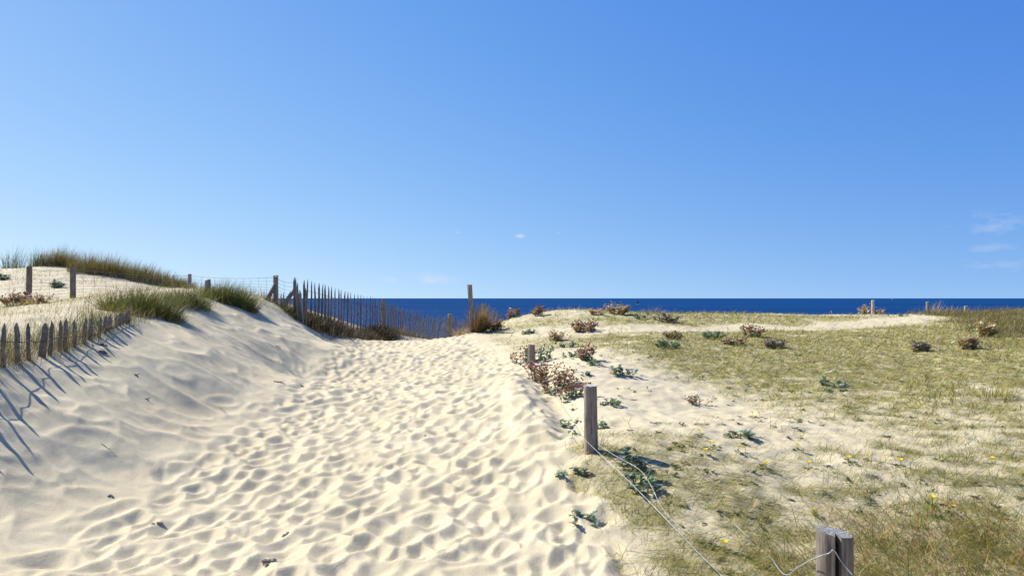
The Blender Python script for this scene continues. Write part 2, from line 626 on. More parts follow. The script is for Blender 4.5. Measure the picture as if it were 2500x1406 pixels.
def make_leaf(name, trans=.3, rough=.6):
    m, nt, n, l, b = material(name)
    at = n.new("ShaderNodeAttribute")
    at.attribute_name = "col"
    tc = n.new("ShaderNodeTexCoord").outputs["Object"]
    v = ramp(n, l, nz(n, l, 35, 3, .6, tc), [(0.25, (.72, .72, .7)), (0.75, (1.22, 1.22, 1.2))])
    c = mixc(n, l, .8, at.outputs["Color"], v, 'MULTIPLY')
    l.new(c, b.inputs["Base Color"])
    b.inputs["Roughness"].default_value = rough
    b.inputs["Specular IOR Level"].default_value = .25
    t = n.new("ShaderNodeBsdfTranslucent")
    l.new(c, t.inputs["Color"])
    mx = n.new("ShaderNodeMixShader")
    mx.inputs[0].default_value = trans
    l.new(b.outputs[0], mx.inputs[1])
    l.new(t.outputs[0], mx.inputs[2])
    l.new(mx.outputs[0], n["Material Output"].inputs["Surface"])
    return m


def make_wood(name, dark, mid, light, lichen=.5, zs=.06):
    m, nt, n, l, b = material(name)
    tc = n.new("ShaderNodeTexCoord").outputs["Object"]
    oi = n.new("ShaderNodeObjectInfo")
    ad = n.new("ShaderNodeVectorMath")
    ad.operation = 'ADD'
    l.new(tc, ad.inputs[0])
    mulr = n.new("ShaderNodeVectorMath")
    mulr.operation = 'SCALE'
    l.new(oi.outputs["Random"], mulr.inputs["Scale"])
    mulr.inputs[0].default_value = (13, 7, 5)
    l.new(mulr.outputs[0], ad.inputs[1])
    mp = n.new("ShaderNodeMapping")
    mp.inputs["Scale"].default_value = (1, 1, zs)
    l.new(ad.outputs[0], mp.inputs[0])
    gr = nz(n, l, 95, 5, .65, mp.outputs[0], .4)
    c = ramp(n, l, gr, [(0.28, dark), (0.47, mid), (0.72, light)])
    st = ramp(n, l, nz(n, l, 11, 4, .6, ad.outputs[0]), [(0.3, (.6, .57, .54)), (0.6, (1.08, 1.07, 1.05))])
    c = mixc(n, l, .75, c, st, 'MULTIPLY')
    geo = n.new("ShaderNodeNewGeometry")
    sx = n.new("ShaderNodeSeparateXYZ")
    l.new(geo.outputs["Normal"], sx.inputs[0])
    up = ramp(n, l, sx.outputs[2], [(0.55, (0, 0, 0)), (0.8, (1, 1, 1))])
    li = ramp(n, l, nz(n, l, 120, 4, .75, tc), [(0.42, tuple(.7 * x for x in mid)), (0.5, (.33, .32, .29)), (0.62, (.55, .54, .5))])
    c = mixc(n, l, up, c, li)
    rv = n.new("ShaderNodeMath")
    rv.operation = 'MULTIPLY_ADD'
    l.new(oi.outputs["Random"], rv.inputs[0])
    rv.inputs[1].default_value = .5
    rv.inputs[2].default_value = .75
    hs = n.new("ShaderNodeHueSaturation")
    l.new(c, hs.inputs["Color"])
    l.new(rv.outputs[0], hs.inputs["Value"])
    l.new(hs.outputs[0], b.inputs["Base Color"])
    b.inputs["Roughness"].default_value = .85
    b.inputs["Specular IOR Level"].default_value = .2
    l.new(bump(n, l, gr, .8, .006), b.inputs["Normal"])
    return m


def make_plain(name, col, rough=.6, metal=0.0, vary=.2, scale=60):
    m, nt, n, l, b = material(name)
    tc = n.new("ShaderNodeTexCoord").outputs["Object"]
    c = ramp(n, l, nz(n, l, scale, 3, .6, tc), [(0.3, tuple(x * (1 - vary) for x in col)), (0.7, tuple(min(1, x * (1 + vary)) for x in col))])
    l.new(c, b.inputs["Base Color"])
    b.inputs["Roughness"].default_value = rough
    b.inputs["Metallic"].default_value = metal
    return m


M = dict(sand=make_sand(), sea=make_sea(), grass=make_leaf("grass_blade", .22), leaf=make_leaf("plant_leaf", .2),
         petal=make_leaf("petal", .3),
         post=make_wood("weathered_post_wood", (.09, .069, .051), (.22, .18, .14), (.355, .305, .25)),
         picket=make_wood("weathered_picket_wood", (.075, .066, .055), (.18, .16, .135), (.32, .295, .25), zs=.05),
         palepost=make_wood("bleached_post_wood", (.16, .13, .10), (.34, .30, .25), (.5, .46, .40)),
         wire=make_plain("galvanised_wire", (.36, .36, .35), .45, .3), rust=make_plain("rusty_wire", (.09, .055, .035), .8, .2),
         netwire=make_plain("net_wire", (.22, .22, .21), .6, .3),
         white=make_plain("white_paint", (.8, .8, .78), .5, 0, .08), red=make_plain("red_paint", (.45, .04, .03), .5, 0, .15),
         sail=make_plain("dark_sail_cloth", (.10, .035, .05), .8, 0, .2, 2), twig=make_plain("dry_twig", (.13, .095, .065), .9, 0, .4, 80),
         rot=make_plain("crack_shade_paint", (.012, .009, .007), .95, 0, .4, 120),  # near-black colour for the painted shade in the post crack
         hollow_shade=make_plain("hollow_shade_paint", (.27, .22, .15), .95, 0, .25, 90))  # dark colour for the painted shade of hollows in the sand

# ------------------------------------------------------------------ ground sheet (dense where the photograph looks)
rows = np.concatenate([np.linspace(-60, -4, 12), np.linspace(-3, 2.4, 14), 2.6 * np.exp(np.arange(0, math.log(19.5 / 2.6), .0038)), 19.5 * np.exp(np.arange(.0038, math.log(34 / 19.5), .0062)),
                       34 * np.exp(np.arange(.012, math.log(150 / 34), .025))])
uc = np.linspace(-.80, .80, 1080)
uo = .80 * np.exp(np.arange(.02, math.log(14 / .8), .05))
us = np.concatenate([-uo[::-1], uc, uo])
Wd = np.sqrt(np.maximum(rows, 0) ** 2 + 1.2 ** 2) + np.maximum(-rows, 0) * .2
XX = us[None, :] * Wd[:, None]
YY = np.repeat(rows[:, None], len(us), 1)
ZZ = H(XX, YY)


# how much plant litter lies on the sand, and how thick the grass stands
PATCH = [(px, py, w, G(px, py)) for (px, py, w) in [
    (2250, 940, 1.0), (1950, 900, 1.0), (1750, 870, .8), (2100, 840, .9), (2350, 900, .8), (2420, 960, .9), (1650, 835, .8), (1900, 840, .9),
    (2350, 820, 1.0), (2480, 800, 1.2), (2200, 815, .8), (1720, 780, .7), (1820, 785, .7), (1600, 785, .35), (2450, 1120, .55),
    (1640, 1200, .75), (1560, 1270, .65), (1750, 1230, .75), (1700, 1330, .6), (1500, 1220, .8), (1480, 1120, .9), (1460, 1160, .5), (1490, 1330, .7), (1550, 1380, .6),
    (1860, 1160, .4), (2300, 1100, .5), (2450, 1050, .6), (2420, 1230, .6), (2250, 1170, .45), (1950, 1230, .35), (2430, 1330, .8)]]
BARE = [(px, py, w, G(px, py)) for (px, py, w) in [(1560, 950, .8), (1680, 980, .6), (1480, 930, .9), (1850, 990, .4), (1800, 1110, .3), (1420, 860, .4),
                                                   (1450, 990, .8), (1600, 1040, .5), (1990, 1330, .4), (2080, 1070, .3), (1500, 880, .5)]]
TRAIL = [G(*p) for p in [(1330, 812), (1480, 806), (1650, 802), (1850, 800), (1980, 800), (2080, 794), (2180, 784), (2250, 775)]]


def seg_dist(x, y, a, b):
    ax, ay, bx, by = a[0], a[1], b[0], b[1]
    t = np.clip(((x - ax) * (bx - ax) + (y - ay) * (by - ay)) / ((bx - ax) ** 2 + (by - ay) ** 2 + 1e-9), 0, 1)
    return np.hypot(x - ax - t * (bx - ax), y - ay - t * (by - ay))


def density(x, y):
    x, y = np.asarray(x, float), np.asarray(y, float)
    d = 0.17 + 0.20 * sstep(12, 17, y)
    for (_, _, w, g) in PATCH:
        ry = .10 * g.y + .25 + .012 * g.y ** 2
        rx = .11 * g.y + .15
        d = d + w * .75 * np.exp(-((x - g.x) / rx) ** 2 - ((y - g.y) / ry) ** 2)
    for (_, _, w, g) in BARE:
        d = d - w * .6 * np.exp(-((x - g.x) / (.08 * g.y + .1)) ** 2 - ((y - g.y) / (.1 * g.y + .2)) ** 2)
    d = d * (1 + 1.1 * noise(x * .8, y * .8, 71) + .9 * noise(x * 2.3, y * 2.3, 72) + .8 * noise(x * 6, y * 6, 73) + .8 * noise(x * .45, y * 1.7, 80))
    td = np.full(x.shape, 99.0)
    for a, b in zip(TRAIL[:-1], TRAIL[1:]):
        td = np.minimum(td, seg_dist(x, y, a, b))
    d = d * (.06 + .94 * sstep(.5, 1.1, td + .35 * noise(x * .8, y * .8, 75)))
    d = d * sstep(-.3, .06, x - fence_x(y) - .36 * sstep(6.3, 7.2, y) + .2 * noise(x * 2, y * 2, 77))
    u = x / np.maximum(y, 1)
    d = d * (1 - .8 * sstep(21.5, 23.5, y) * sstep(.30, .36, u) * (1 - sstep(.53, .56, u)))
    near = 1 - sstep(7, 12, y)
    cl = np.clip((noise(x * 2.9, y * 3.6, 78) + .35 * noise(x * 8, y * 8, 79) + .2) * 2.4, .22, 1.6)
    d = d * (1 - near + near * cl)
    return np.clip(d, 0, 1.3)


VEG = np.where((XX > -2) & (YY > 2) & (YY < 36), np.clip(density(XX, YY) * (.55 + .6 * sstep(7, 12, YY)), 0, 1), 0)
nr, nc = XX.shape
idx = np.arange(nr * nc).reshape(nr, nc)
quads = np.stack([idx[:-1, :-1], idx[:-1, 1:], idx[1:, 1:], idx[1:, :-1]], -1).reshape(-1, 4)
gme = mesh_np("ground", np.stack([XX, YY, ZZ], -1).reshape(-1, 3), quads, smooth=True, attrs={"veg": VEG.ravel()})
tag(link("ground", gme, M["sand"]), "pale sand dunes with a trampled path between the fences", kind="structure")

SEA_Z = EYE - 10
sb = MB()
sb.add([(-90000, 75, SEA_Z), (90000, 75, SEA_Z), (90000, 110000, SEA_Z), (-90000, 110000, SEA_Z)], [(0, 1, 2, 3)])
tag(sb.build("sea", M["sea"]), "deep blue sea out to the horizon", kind="structure")


# ------------------------------------------------------------------ grass
def blades(root, length, width, azim, lean, bend, col, tipcol=None):
    """arrays of tapered two-piece blades: returns V, T, C"""
    n = len(root)
    dirv = np.stack([np.cos(azim), np.sin(azim), np.zeros(n)], 1)
    side = np.stack([-np.sin(azim), np.cos(azim), np.zeros(n)], 1)
    tw = RNG.uniform(-1.2, 1.2, n)[:, None]
    side = side * np.cos(tw) + dirv * np.sin(tw)
    up = np.array([0, 0, 1.0])
    l1, l2 = lean, np.minimum(lean + bend, 2.2)
    m = root + (dirv * np.sin(l1)[:, None] + up * np.cos(l1)[:, None]) * (length * .52)[:, None]
    t = m + (dirv * np.sin(l2)[:, None] + up * np.cos(l2)[:, None]) * (length * .48)[:, None]
    w = width[:, None] * side
    V = np.stack([root - w * .5, root + w * .5, m - w * .42, m + w * .42, t], 1).reshape(-1, 3)
    b = (np.arange(n) * 5)[:, None]
    T = np.concatenate([b + [0, 1, 3], b + [0, 3, 2], b + [2, 3, 4]], 1).reshape(-1, 3)
    tc = col if tipcol is None else tipcol
    C = np.stack([col * .9, col * .9, (col + tc) / 2, (col + tc) / 2, tc], 1).reshape(-1, 3)
    return V, T, C


def palette(n, cols, weights):
    w = np.array(weights, float)
    k = RNG.choice(len(cols), n, p=w / w.sum())
    c = np.array(cols)[k]
    return np.clip(c * RNG.uniform(.75, 1.3, (n, 1)) * RNG.uniform(.93, 1.07, (n, 3)), 0, 1)


OLIVE, GREEN, STRAW, BROWN, DRY = (.175, .165, .022), (.085, .115, .02), (.38, .31, .085), (.20, .115, .035), (.47, .39, .17)


def sod(name, label, n, ulo, uhi, dlo, dhi, dens, cols, wts, lrange, lean=(1.0, .35), azm=(0.2, .9), wmin=.0016, wk=.00042, keepz=None):
    u = RNG.uniform(ulo, uhi, n)
    d = np.exp(RNG.uniform(math.log(dlo), math.log(dhi), n))
    x, y = u * d, d
    k = RNG.random(n) < dens(x, y)
    x, y = x[k], y[k]
    z = H(x, y) - .004
    n = len(x)
    root = np.stack([x, y, z], 1)
    L = RNG.uniform(*lrange, n) * (1 + .45 * noise(x * 1.3, y * 1.3, 91)) * RNG.choice([1, 1, 1, 1.5], n)
    wid = np.maximum(wmin, y * wk) * RNG.uniform(.7, 1.3, n)
    az = RNG.normal(azm[0], azm[1], n) + 1.5 * noise(x * .9, y * .9, 93) + np.where(RNG.random(n) < .2, math.pi, 0)
    ln = np.clip(RNG.normal(lean[0], lean[1], n), .05, 1.5)
    c = palette(n, cols, wts)
    V, T, C = blades(root, L, wid, az, ln, RNG.uniform(.1, .6, n), c, np.clip(c * [1.35, 1.2, 1.1], 0, 1))
    o = link(name, mesh_np(name, V, T, C), M["grass"])
    tag(o, label, "grass", kind="stuff")
    return o


sod("dune_turf", "sparse short green and straw grass on the sandy field right of the path", 330000, -.1, .92, 2.6, 29, lambda x, y: density(x, y) * (.66 + .14 * sstep(7, 12, y)),
    [OLIVE, GREEN, STRAW, BROWN, DRY], [4.6, 2.6, 1.6, .9, .4], (.055, .16), lean=(1.15, .27), azm=(.15, .7), wmin=.0025, wk=.0005)
# long grass lying over at the lower right, by the split post
g_long = [(G(px, py), r) for (px, py, r) in [(2300, 1310, .42), (2180, 1390, .38), (2440, 1390, .45), (2330, 1400, .4), (2460, 1320, .3), (1960, 1395, .22), (2220, 1330, .3), (2120, 1340, .22), (2560, 1380, .6)]]


def dens_long(x, y):
    d = 0
    for g, r in g_long:
        d = d + np.exp(-((x - g.x) ** 2 + (y - g.y) ** 2 * 1.2) / (r * r))
    return np.clip(d * (.85 + 1.5 * noise(x * 4, y * 4, 101)), 0, 1)


sod("long_grass", "long green and rusty grass lying over behind the split post", 28000, .25, .95, 3.0, 5.6, dens_long,
    [(.19, .185, .022), (.10, .14, .02), (.42, .33, .08), (.26, .11, .025), DRY], [4, 3.4, 2.2, 1.8, .8], (.12, .30), lean=(1.05, .3), azm=(2.7, .8), wmin=.0028, wk=.0006)


# grass standing on the sea-side crest of the field
def dens_crest(x, y):
    c = np.interp(x, [-1.5, 0, 2, 6, 12, 20], [19, 21.5, 22.5, 24.5, 26.5, 25.5])
    u = x / np.maximum(y, 1)
    return (1 - .85 * sstep(.30, .36, u) * (1 - sstep(.53, .56, u))) * np.exp(-((y - c) / 1.1) ** 2) * np.clip(.55 + 1.4 * noise(x * .9, y * .4, 111), .05, 1)


sod("crest_grass", "thin straw coloured grass along the crest in front of the sea", 26000, -.05, .9, 17, 28.5, dens_crest,
    [OLIVE, STRAW, DRY, BROWN], [2, 4, 3, .7], (.07, .17), lean=(.5, .35), azm=(.1, 1.0), wmin=.004, wk=.00022)


def mound_w(x, y):
    th = .512 + .011 * np.clip(24 - y, 0, 20) + .03 * noise(x * .5, y * .5, 116)
    return sstep(th, th + .045, x / np.maximum(y, 1)) * sstep(13.5, 16, y) * (1 - sstep(27, 28.5, y))


def dens_mound(x, y):
    return np.clip(mound_w(x, y) * (1 + 1.3 * noise(x * .7, y * .7, 115)), 0, 1)


sod("mound_grass", "dark olive grass covering the rise at the right edge before the sea", 70000, .42, .95, 13, 29, dens_mound,
    [(.085, .085, .022), (.13, .12, .035), (.24, .19, .07), (.13, .08, .035)], [3, 3, 2, 1], (.08, .26), lean=(.75, .35), azm=(.1, 1.0), wmin=.006, wk=.0004)


FAR_LINE = [(gx_ - CX) / F * d_ for gx_, d_ in ((735, 17.4), (940, 23.0), (1141, 29.5))]


def dens_foot(x, y):
    lx = np.interp(y, [17.0, 17.4, 23.0, 29.5], [FAR_LINE[0] - .1] + FAR_LINE)
    e = x - lx
    return np.clip(np.exp(-(e / np.where(e > 0, .55, .9)) ** 2) * sstep(16.8, 17.6, y) * (1 - sstep(23.5, 26.5, y)) * (1 + noise(x * 2, y * 2, 118)), 0, 1)


sod("bank_grass", "brownish grass and dead stalks along the foot of the far paling fence", 60000, -.36, -.08, 16.6, 27, dens_foot,
    [(.09, .075, .03), (.15, .12, .045), (.26, .2, .09), (.07, .045, .025)], [3, 2.5, 1.6, 2], (.12, .34), lean=(.6, .35), azm=(.1, 1.2), wmin=.006, wk=.0003)


# left side: slack behind the broken fence and foot of the dune
def dens_left(x, y):
    e = top_x(y) - x
    b = sstep(-.1, .25, e) * np.exp(-np.maximum(e - .15, 0) / .9)
    slack = np.exp(-((y - 13.6 - .05 * (x + 7)) / 1.3) ** 2) * sstep(.2, .8, e)
    rest = .10 + .25 * sstep(15, 19, y) * (1 - sstep(-8.5, -6.5, -np.abs(x + 8.5) - 5))
    crest = sstep(15.5, 16.5, y) * sstep(-.25, .1, e) * (1 - sstep(18.6, 19.4, y)) * np.exp(-np.maximum(e, 0) / 1.2)
    return np.clip((b * .28 + slack * .5 + rest * sstep(.1, .4, e) + crest) * (1 + noise(x * 2, y * 2, 121)), 0, 1)


sod("slack_grass", "straw and green grass in the hollow behind the half buried pickets", 90000, -.95, -.2, 6.0, 24, dens_left,
    [OLIVE, GREEN, STRAW, DRY, BROWN], [3, 2.2, 2, 1.4, .6], (.06, .17), lean=(.8, .35), azm=(.1, .8), wmin=.003, wk=.00032)


def stalks(name, label, n, dens, hr, ulo, uhi, dlo, dhi):
    sod(name, label, n, ulo, uhi, dlo, dhi, dens, [GREEN, OLIVE, STRAW], [4, 3, 1.3], hr, lean=(.35, .25), azm=(.0, .7), wmin=.0035, wk=.00035)


stalks("fence_stalks", "loose green grass stalks growing through the half buried pickets", 85000,
       lambda x, y: np.clip(np.exp(-((x - top_x(y) + .22) / .2) ** 2) * (.55 + .5 * sstep(6.6, 8.6, y)) * (1 - sstep(15.5, 16.2, y)) * (.75 + 1.2 * noise(x * 3, y * 3, 5)), 0, 1),
       (.10, .36), -.95, -.3, 4.5, 16.5)


def tuft(name, label, base, n, rx, ry, height, cols, wts, group=None, lean=.28, windx=.16, width=.004, cat="grass tuft", droop=.45):
    a = RNG.uniform(0, 2 * math.pi, n)
    r = np.sqrt(RNG.random(n))
    lx, ly = r * np.cos(a) * rx, r * np.sin(a) * ry
    z = H(lx + base[0], ly + base[1]) - base[2] - .015
    L = height * RNG.uniform(.45, 1.08, n) * (1.05 - .4 * r ** 2)
    az = np.arctan2(ly / ry + RNG.normal(0, .35, n), lx / rx + windx * 3 + RNG.normal(0, .35, n))
    ln = np.clip(lean * (.35 + r) * RNG.uniform(.3, 1.5, n), .02, 1.2)
    c = palette(n, cols, wts)
    V, T, C = blades(np.stack([lx, ly, z], 1), L, np.full(n, width) * RNG.uniform(.7, 1.4, n), az, ln, RNG.uniform(.1, 1.2, n) * droop, c, np.clip(c * [1.4, 1.25, 1.1], 0, 1))
    root = empty(name, base)
    tag(link("blades", mesh_np("blades", V, T, C), M["grass"], root), kind="stuff")
    # dead thatch round the foot
    k = max(20, n // 4)
    a = RNG.uniform(0, 2 * math.pi, k)
    r = np.sqrt(RNG.random(k))
    lx, ly = r * np.cos(a) * rx, r * np.sin(a) * ry
    z = H(lx + base[0], ly + base[1]) - base[2] - .01
    c = palette(k, [STRAW, BROWN, DRY], [2, 2, 1])
    V, T, C = blades(np.stack([lx, ly, z], 1), height * RNG.uniform(.2, .45, k), np.full(k, width), a + RNG.normal(0, .5, k), RNG.uniform(.5, 1.3, k), RNG.uniform(.1, .6, k), c)
    tag(link("dead_thatch", mesh_np("dead_thatch", V, T, C), M["grass"], root), kind="stuff")
    tag(root, label, cat, group)
    return root


MAR = [(.155, .145, .04), (.10, .12, .035), (.27, .21, .08), (.19, .13, .05)]


def gp(px, py, d):
    x = (px - CX) / F * d
    return (x, d, Hs(x, d))


sod("picket_foot_grass", "tangled olive and rusty grass at the foot of the half buried pickets", 60000, -.80, -.42, 6.0, 11.5,
    lambda x, y: np.clip(np.exp(-((x + 4.80 + .098 * (y - 7.0)) / .13) ** 2) * (.45 + 1.1 * noise(x * 4, y * 4, 131)), 0, 1),
    [(.10, .10, .02), (.17, .13, .03), (.20, .10, .03), (.30, .23, .07)], [3, 2, 2, 1.4], (.10, .26), lean=(.6, .35), azm=(.1, 1.2), wmin=.0032, wk=.0004)
tuft("marram_tuft", "thin blue green marram tuft at the far left end of the dune top", gp(32, 668, 22.5), 170, .30, .3, .85, [(.10, .13, .06), (.2, .2, .08)], [3, 1], lean=.2, width=.007)
tuft("marram_tuft", "thin upright marram tuft standing alone above the leftmost fence post", gp(86, 655, 23), 130, .22, .22, .72, [(.10, .13, .06), (.2, .2, .08)], [3, 1], lean=.15, width=.007)
for i, (px, d, h, rx) in enumerate([(118, 23.4, .62, .3), (142, 23.5, .76, .33), (168, 23.6, .7, .3), (200, 22.6, .66, .34), (222, 23.3, .72, .3), (246, 22.8, .72, .34), (270, 22.9, .78, .36), (288, 23.6, .76, .3),
                                    (318, 23.3, .7, .36), (340, 23.1, .7, .36), (362, 23.6, .68, .36), (385, 23.2, .6, .36), (408, 23.4, .55, .36), (430, 23.2, .48, .36), (452, 23.4, .4, .36)]):
    tuft("marram_tuft", "olive marram grass tuft in the dense row along the dune ridge", gp(px, 0, d), 420, rx, .5, h * 1.05, MAR, [3, 1.5, 2, 1.4], "marram row on the dune ridge", lean=.28, width=.0075)
LY = [(.07, .11, .022), (.10, .12, .03), (.17, .15, .045), (.17, .09, .03)]
tuft("dune_grass_clump", "big bushy green grass clump above the bank, beside the buried end of the pickets", gp(345, 0, 11.25), 2100, .60, .40, .50, LY, [4, 3, 1.5, 1], None, .55, .22, .005)
tuft("dune_grass_clump", "small green grass clump between the two big clumps on the bank", gp(458, 0, 12.8), 900, .34, .35, .42, LY, [4, 3, 1.5, 1], None, .5, .2, .0055)
tuft("dune_grass_clump", "big green grass clump round the broken grey post on the bank", gp(558, 0, 14.6), 2000, .52, .40, .50, LY, [4, 3, 1.6, 1], None, .55, .24, .006)
tuft("dune_grass_clump", "low green grass clump at the foot of the slanting brace", gp(712, 0, 17.1), 220, .22, .25, .26, LY, [4, 3, 1.6, 1], None, .5, .1, .007)
tuft("dry_grass_bundle", "brown dry grass heap leaning on the tall square post", (gp(1168, 0, 17.9)[0], 17.9, gp(1168, 0, 17.9)[2]), 1300, .15, .25, .72, [(.22, .15, .07), (.13, .085, .04), (.33, .25, .12)], [3, 3, 1.5], None, .5, .1, .007)
tuft("dry_grass_bundle", "pale dry grass fringe left of the tall square post", gp(1128, 0, 17.8), 260, .2, .25, .34, [(.3, .22, .1), (.4, .32, .16)], [2, 2], None, .5, .1, .006)
tuft("yellow_grass_tuft", "bright yellow green grass tuft near the right edge of the field", gp(2430, 0, 8.8), 260, .24, .2, .26, [(.3, .27, .05), (.2, .21, .05)], [3, 2], None, .5, .1, .004)
tuft("thin_grass_tuft", "thin arching grass tuft against the sea beside the round sea holly", gp(1585, 0, 23.4), 110, .5, .25, .36, [(.2, .19, .08), (.3, .25, .12)], [2, 2], None, .4, .2, .006)
tuft("grass_mound", "dark green grass mound rising at the right edge before the sea", gp(2470, 0, 22.5), 2600, 2.2, 1.7, .22, [(.10, .10, .035), (.17, .15, .05), (.24, .19, .08)], [3, 3, 2], None, .8, .1, .009)
tuft("low_shrub", "low dark shrub on the crest right of the leaning straw stems", gp(2330, 0, 24.6), 900, .55, .4, .24, [(.05, .06, .03), (.09, .08, .045), (.17, .13, .08)], [3, 2, 1], None, .9, 0, .012, "shrub")
tuft("straw_stems", "bleached straw stems beside the middle crest post", gp(2284, 0, 25.3), 120, .28, .2, .55, [(.36, .29, .2), (.28, .22, .16)], [2, 2], None, .45, .25, .01, "dry plant", .2)
tuft("straw_stems", "bleached straw stems above the low dark shrub", gp(2322, 0, 25.1), 80, .26, .2, .42, [(.36, .29, .2), (.28, .22, .16)], [2, 2], None, .4, .2, .01, "dry plant", .2)
for px, d in [(2330, 7.6), (1610, 5.4)]:
    pass

# dead scrub, shade painted into its dark colours, on the shaded bank below the far pickets
for i, (px, d, h, rx, lab) in enumerate([(752, 18.0, .34, .3, "dark dead scrub at the foot of the leaning corner pickets"), (790, 18.8, .40, .38, "highest dark scrub clump on the bank below the far pickets"),
                                         (835, 19.8, .36, .42, "brown scrub clump on the shaded bank, left of the middle picket post"), (880, 21.0, .36, .42, "brown scrub clump in the shade at the lowest part of the bank"),
                                         (925, 22.3, .42, .4, "brown scrub clump at the foot of the middle picket post")]):
    tuft("dead_scrub", lab, gp(px, 0, d), 1700, rx * 1.15, .75, h * 1.15, [(.035, .024, .015), (.06, .042, .024), (.10, .072, .035), (.03, .034, .016)], [3, 3, 1.0, 1], "scrub on the shaded bank", .75, .05, .012, "scrub")

# ------------------------------------------------------------------ sea holly and other broad-leaved plants
LEAF = [(0, 0), (.10, .10), (.36, .08), (.24, .26), (.58, .36), (.34, .50), (.50, .74), (.22, .74), (.16, .94), (0, 1.0)]
OUT = LEAF + [(-x, y) for x, y in LEAF[-2:0:-1]]


def leaf_mesh(mb, base, az, tilt, size, col, rnd, curl=.35, wide=.75):
    """one spiny lobed leaf, midrib folded, margin paler"""
    ca, sa = math.cos(az), math.sin(az)
    ct, st = math.cos(tilt), math.sin(tilt)
    rw = rnd.uniform(.8, 1.2) * wide
    vs, cs = [], []
    pts = [(0, .48)] + OUT
    for i, (x, y) in enumerate(pts):
        x *= rw
        zz = .55 * abs(x) * .6 - curl * y * y * .6 + rnd.uniform(-.05, .05)
        u, w = y * ct - zz * st, y * st + zz * ct
        vs.append((base[0] + size * (u * ca - x * sa), base[1] + size * (u * sa + x * ca), base[2] + size * w))
        k = 1.0 if i == 0 else (1.25 if i % 2 else .95)
        cs.append(tuple(min(1, c * k) for c in col))
    n = len(OUT)
    mb.add(vs, [(0, 1 + i, 1 + (i + 1) % n) for i in range(n)], cs)


def head_mesh(mb, p, r, col, rnd):
    """spiny seed head: knobbly core with bracts"""
    vs, fs = [], []
    for j in range(1, 4):
        th = math.pi * j / 4
        for k in range(6):
            ph = 2 * math.pi * (k + .5 * (j % 2)) / 6
            q = r * rnd.uniform(.8, 1.2)
            vs.append((p[0] + q * math.sin(th) * math.cos(ph), p[1] + q * math.sin(th) * math.sin(ph), p[2] + q * math.cos(th)))
    vs += [(p[0], p[1], p[2] + r * 1.1), (p[0], p[1], p[2] - r * 1.1)]
    for j in range(2):
        for k in range(6):
            a, b = j * 6 + k, j * 6 + (k + 1) % 6
            fs += [(a, b, b + 6, a + 6)]
    for k in range(6):
        fs += [(18, (k + 1) % 6, k), (19, 12 + k, 12 + (k + 1) % 6)]
    mb.add(vs, fs, col)
    for k in range(6):
        ph = 2 * math.pi * k / 6 + rnd.random()
        a = (p[0] + r * 2.3 * math.cos(ph), p[1] + r * 2.3 * math.sin(ph), p[2] - r * .1)
        b = (p[0] + r * .8 * math.cos(ph - .35), p[1] + r * .8 * math.sin(ph - .35), p[2] - r * .7)
        c = (p[0] + r * .8 * math.cos(ph + .35), p[1] + r * .8 * math.sin(ph + .35), p[2] - r * .7)
        mb.add([a, b, c], [(0, 1, 2)], tuple(min(1, x * 1.3) for x in col))


SH_GREEN = [(.145, .22, .14), (.12, .20, .11), (.21, .27, .19), (.16, .22, .09)]
SH_BROWN = [(.31, .18, .085), (.39, .25, .125), (.26, .16, .085), (.47, .34, .19), (.34, .23, .13)]
SH_STRAW = [(.54, .43, .24), (.46, .33, .16), (.38, .25, .12), (.58, .49, .31)]
SH_GREY = [(.28, .25, .19), (.19, .17, .13), (.36, .32, .24), (.15, .13, .08)]


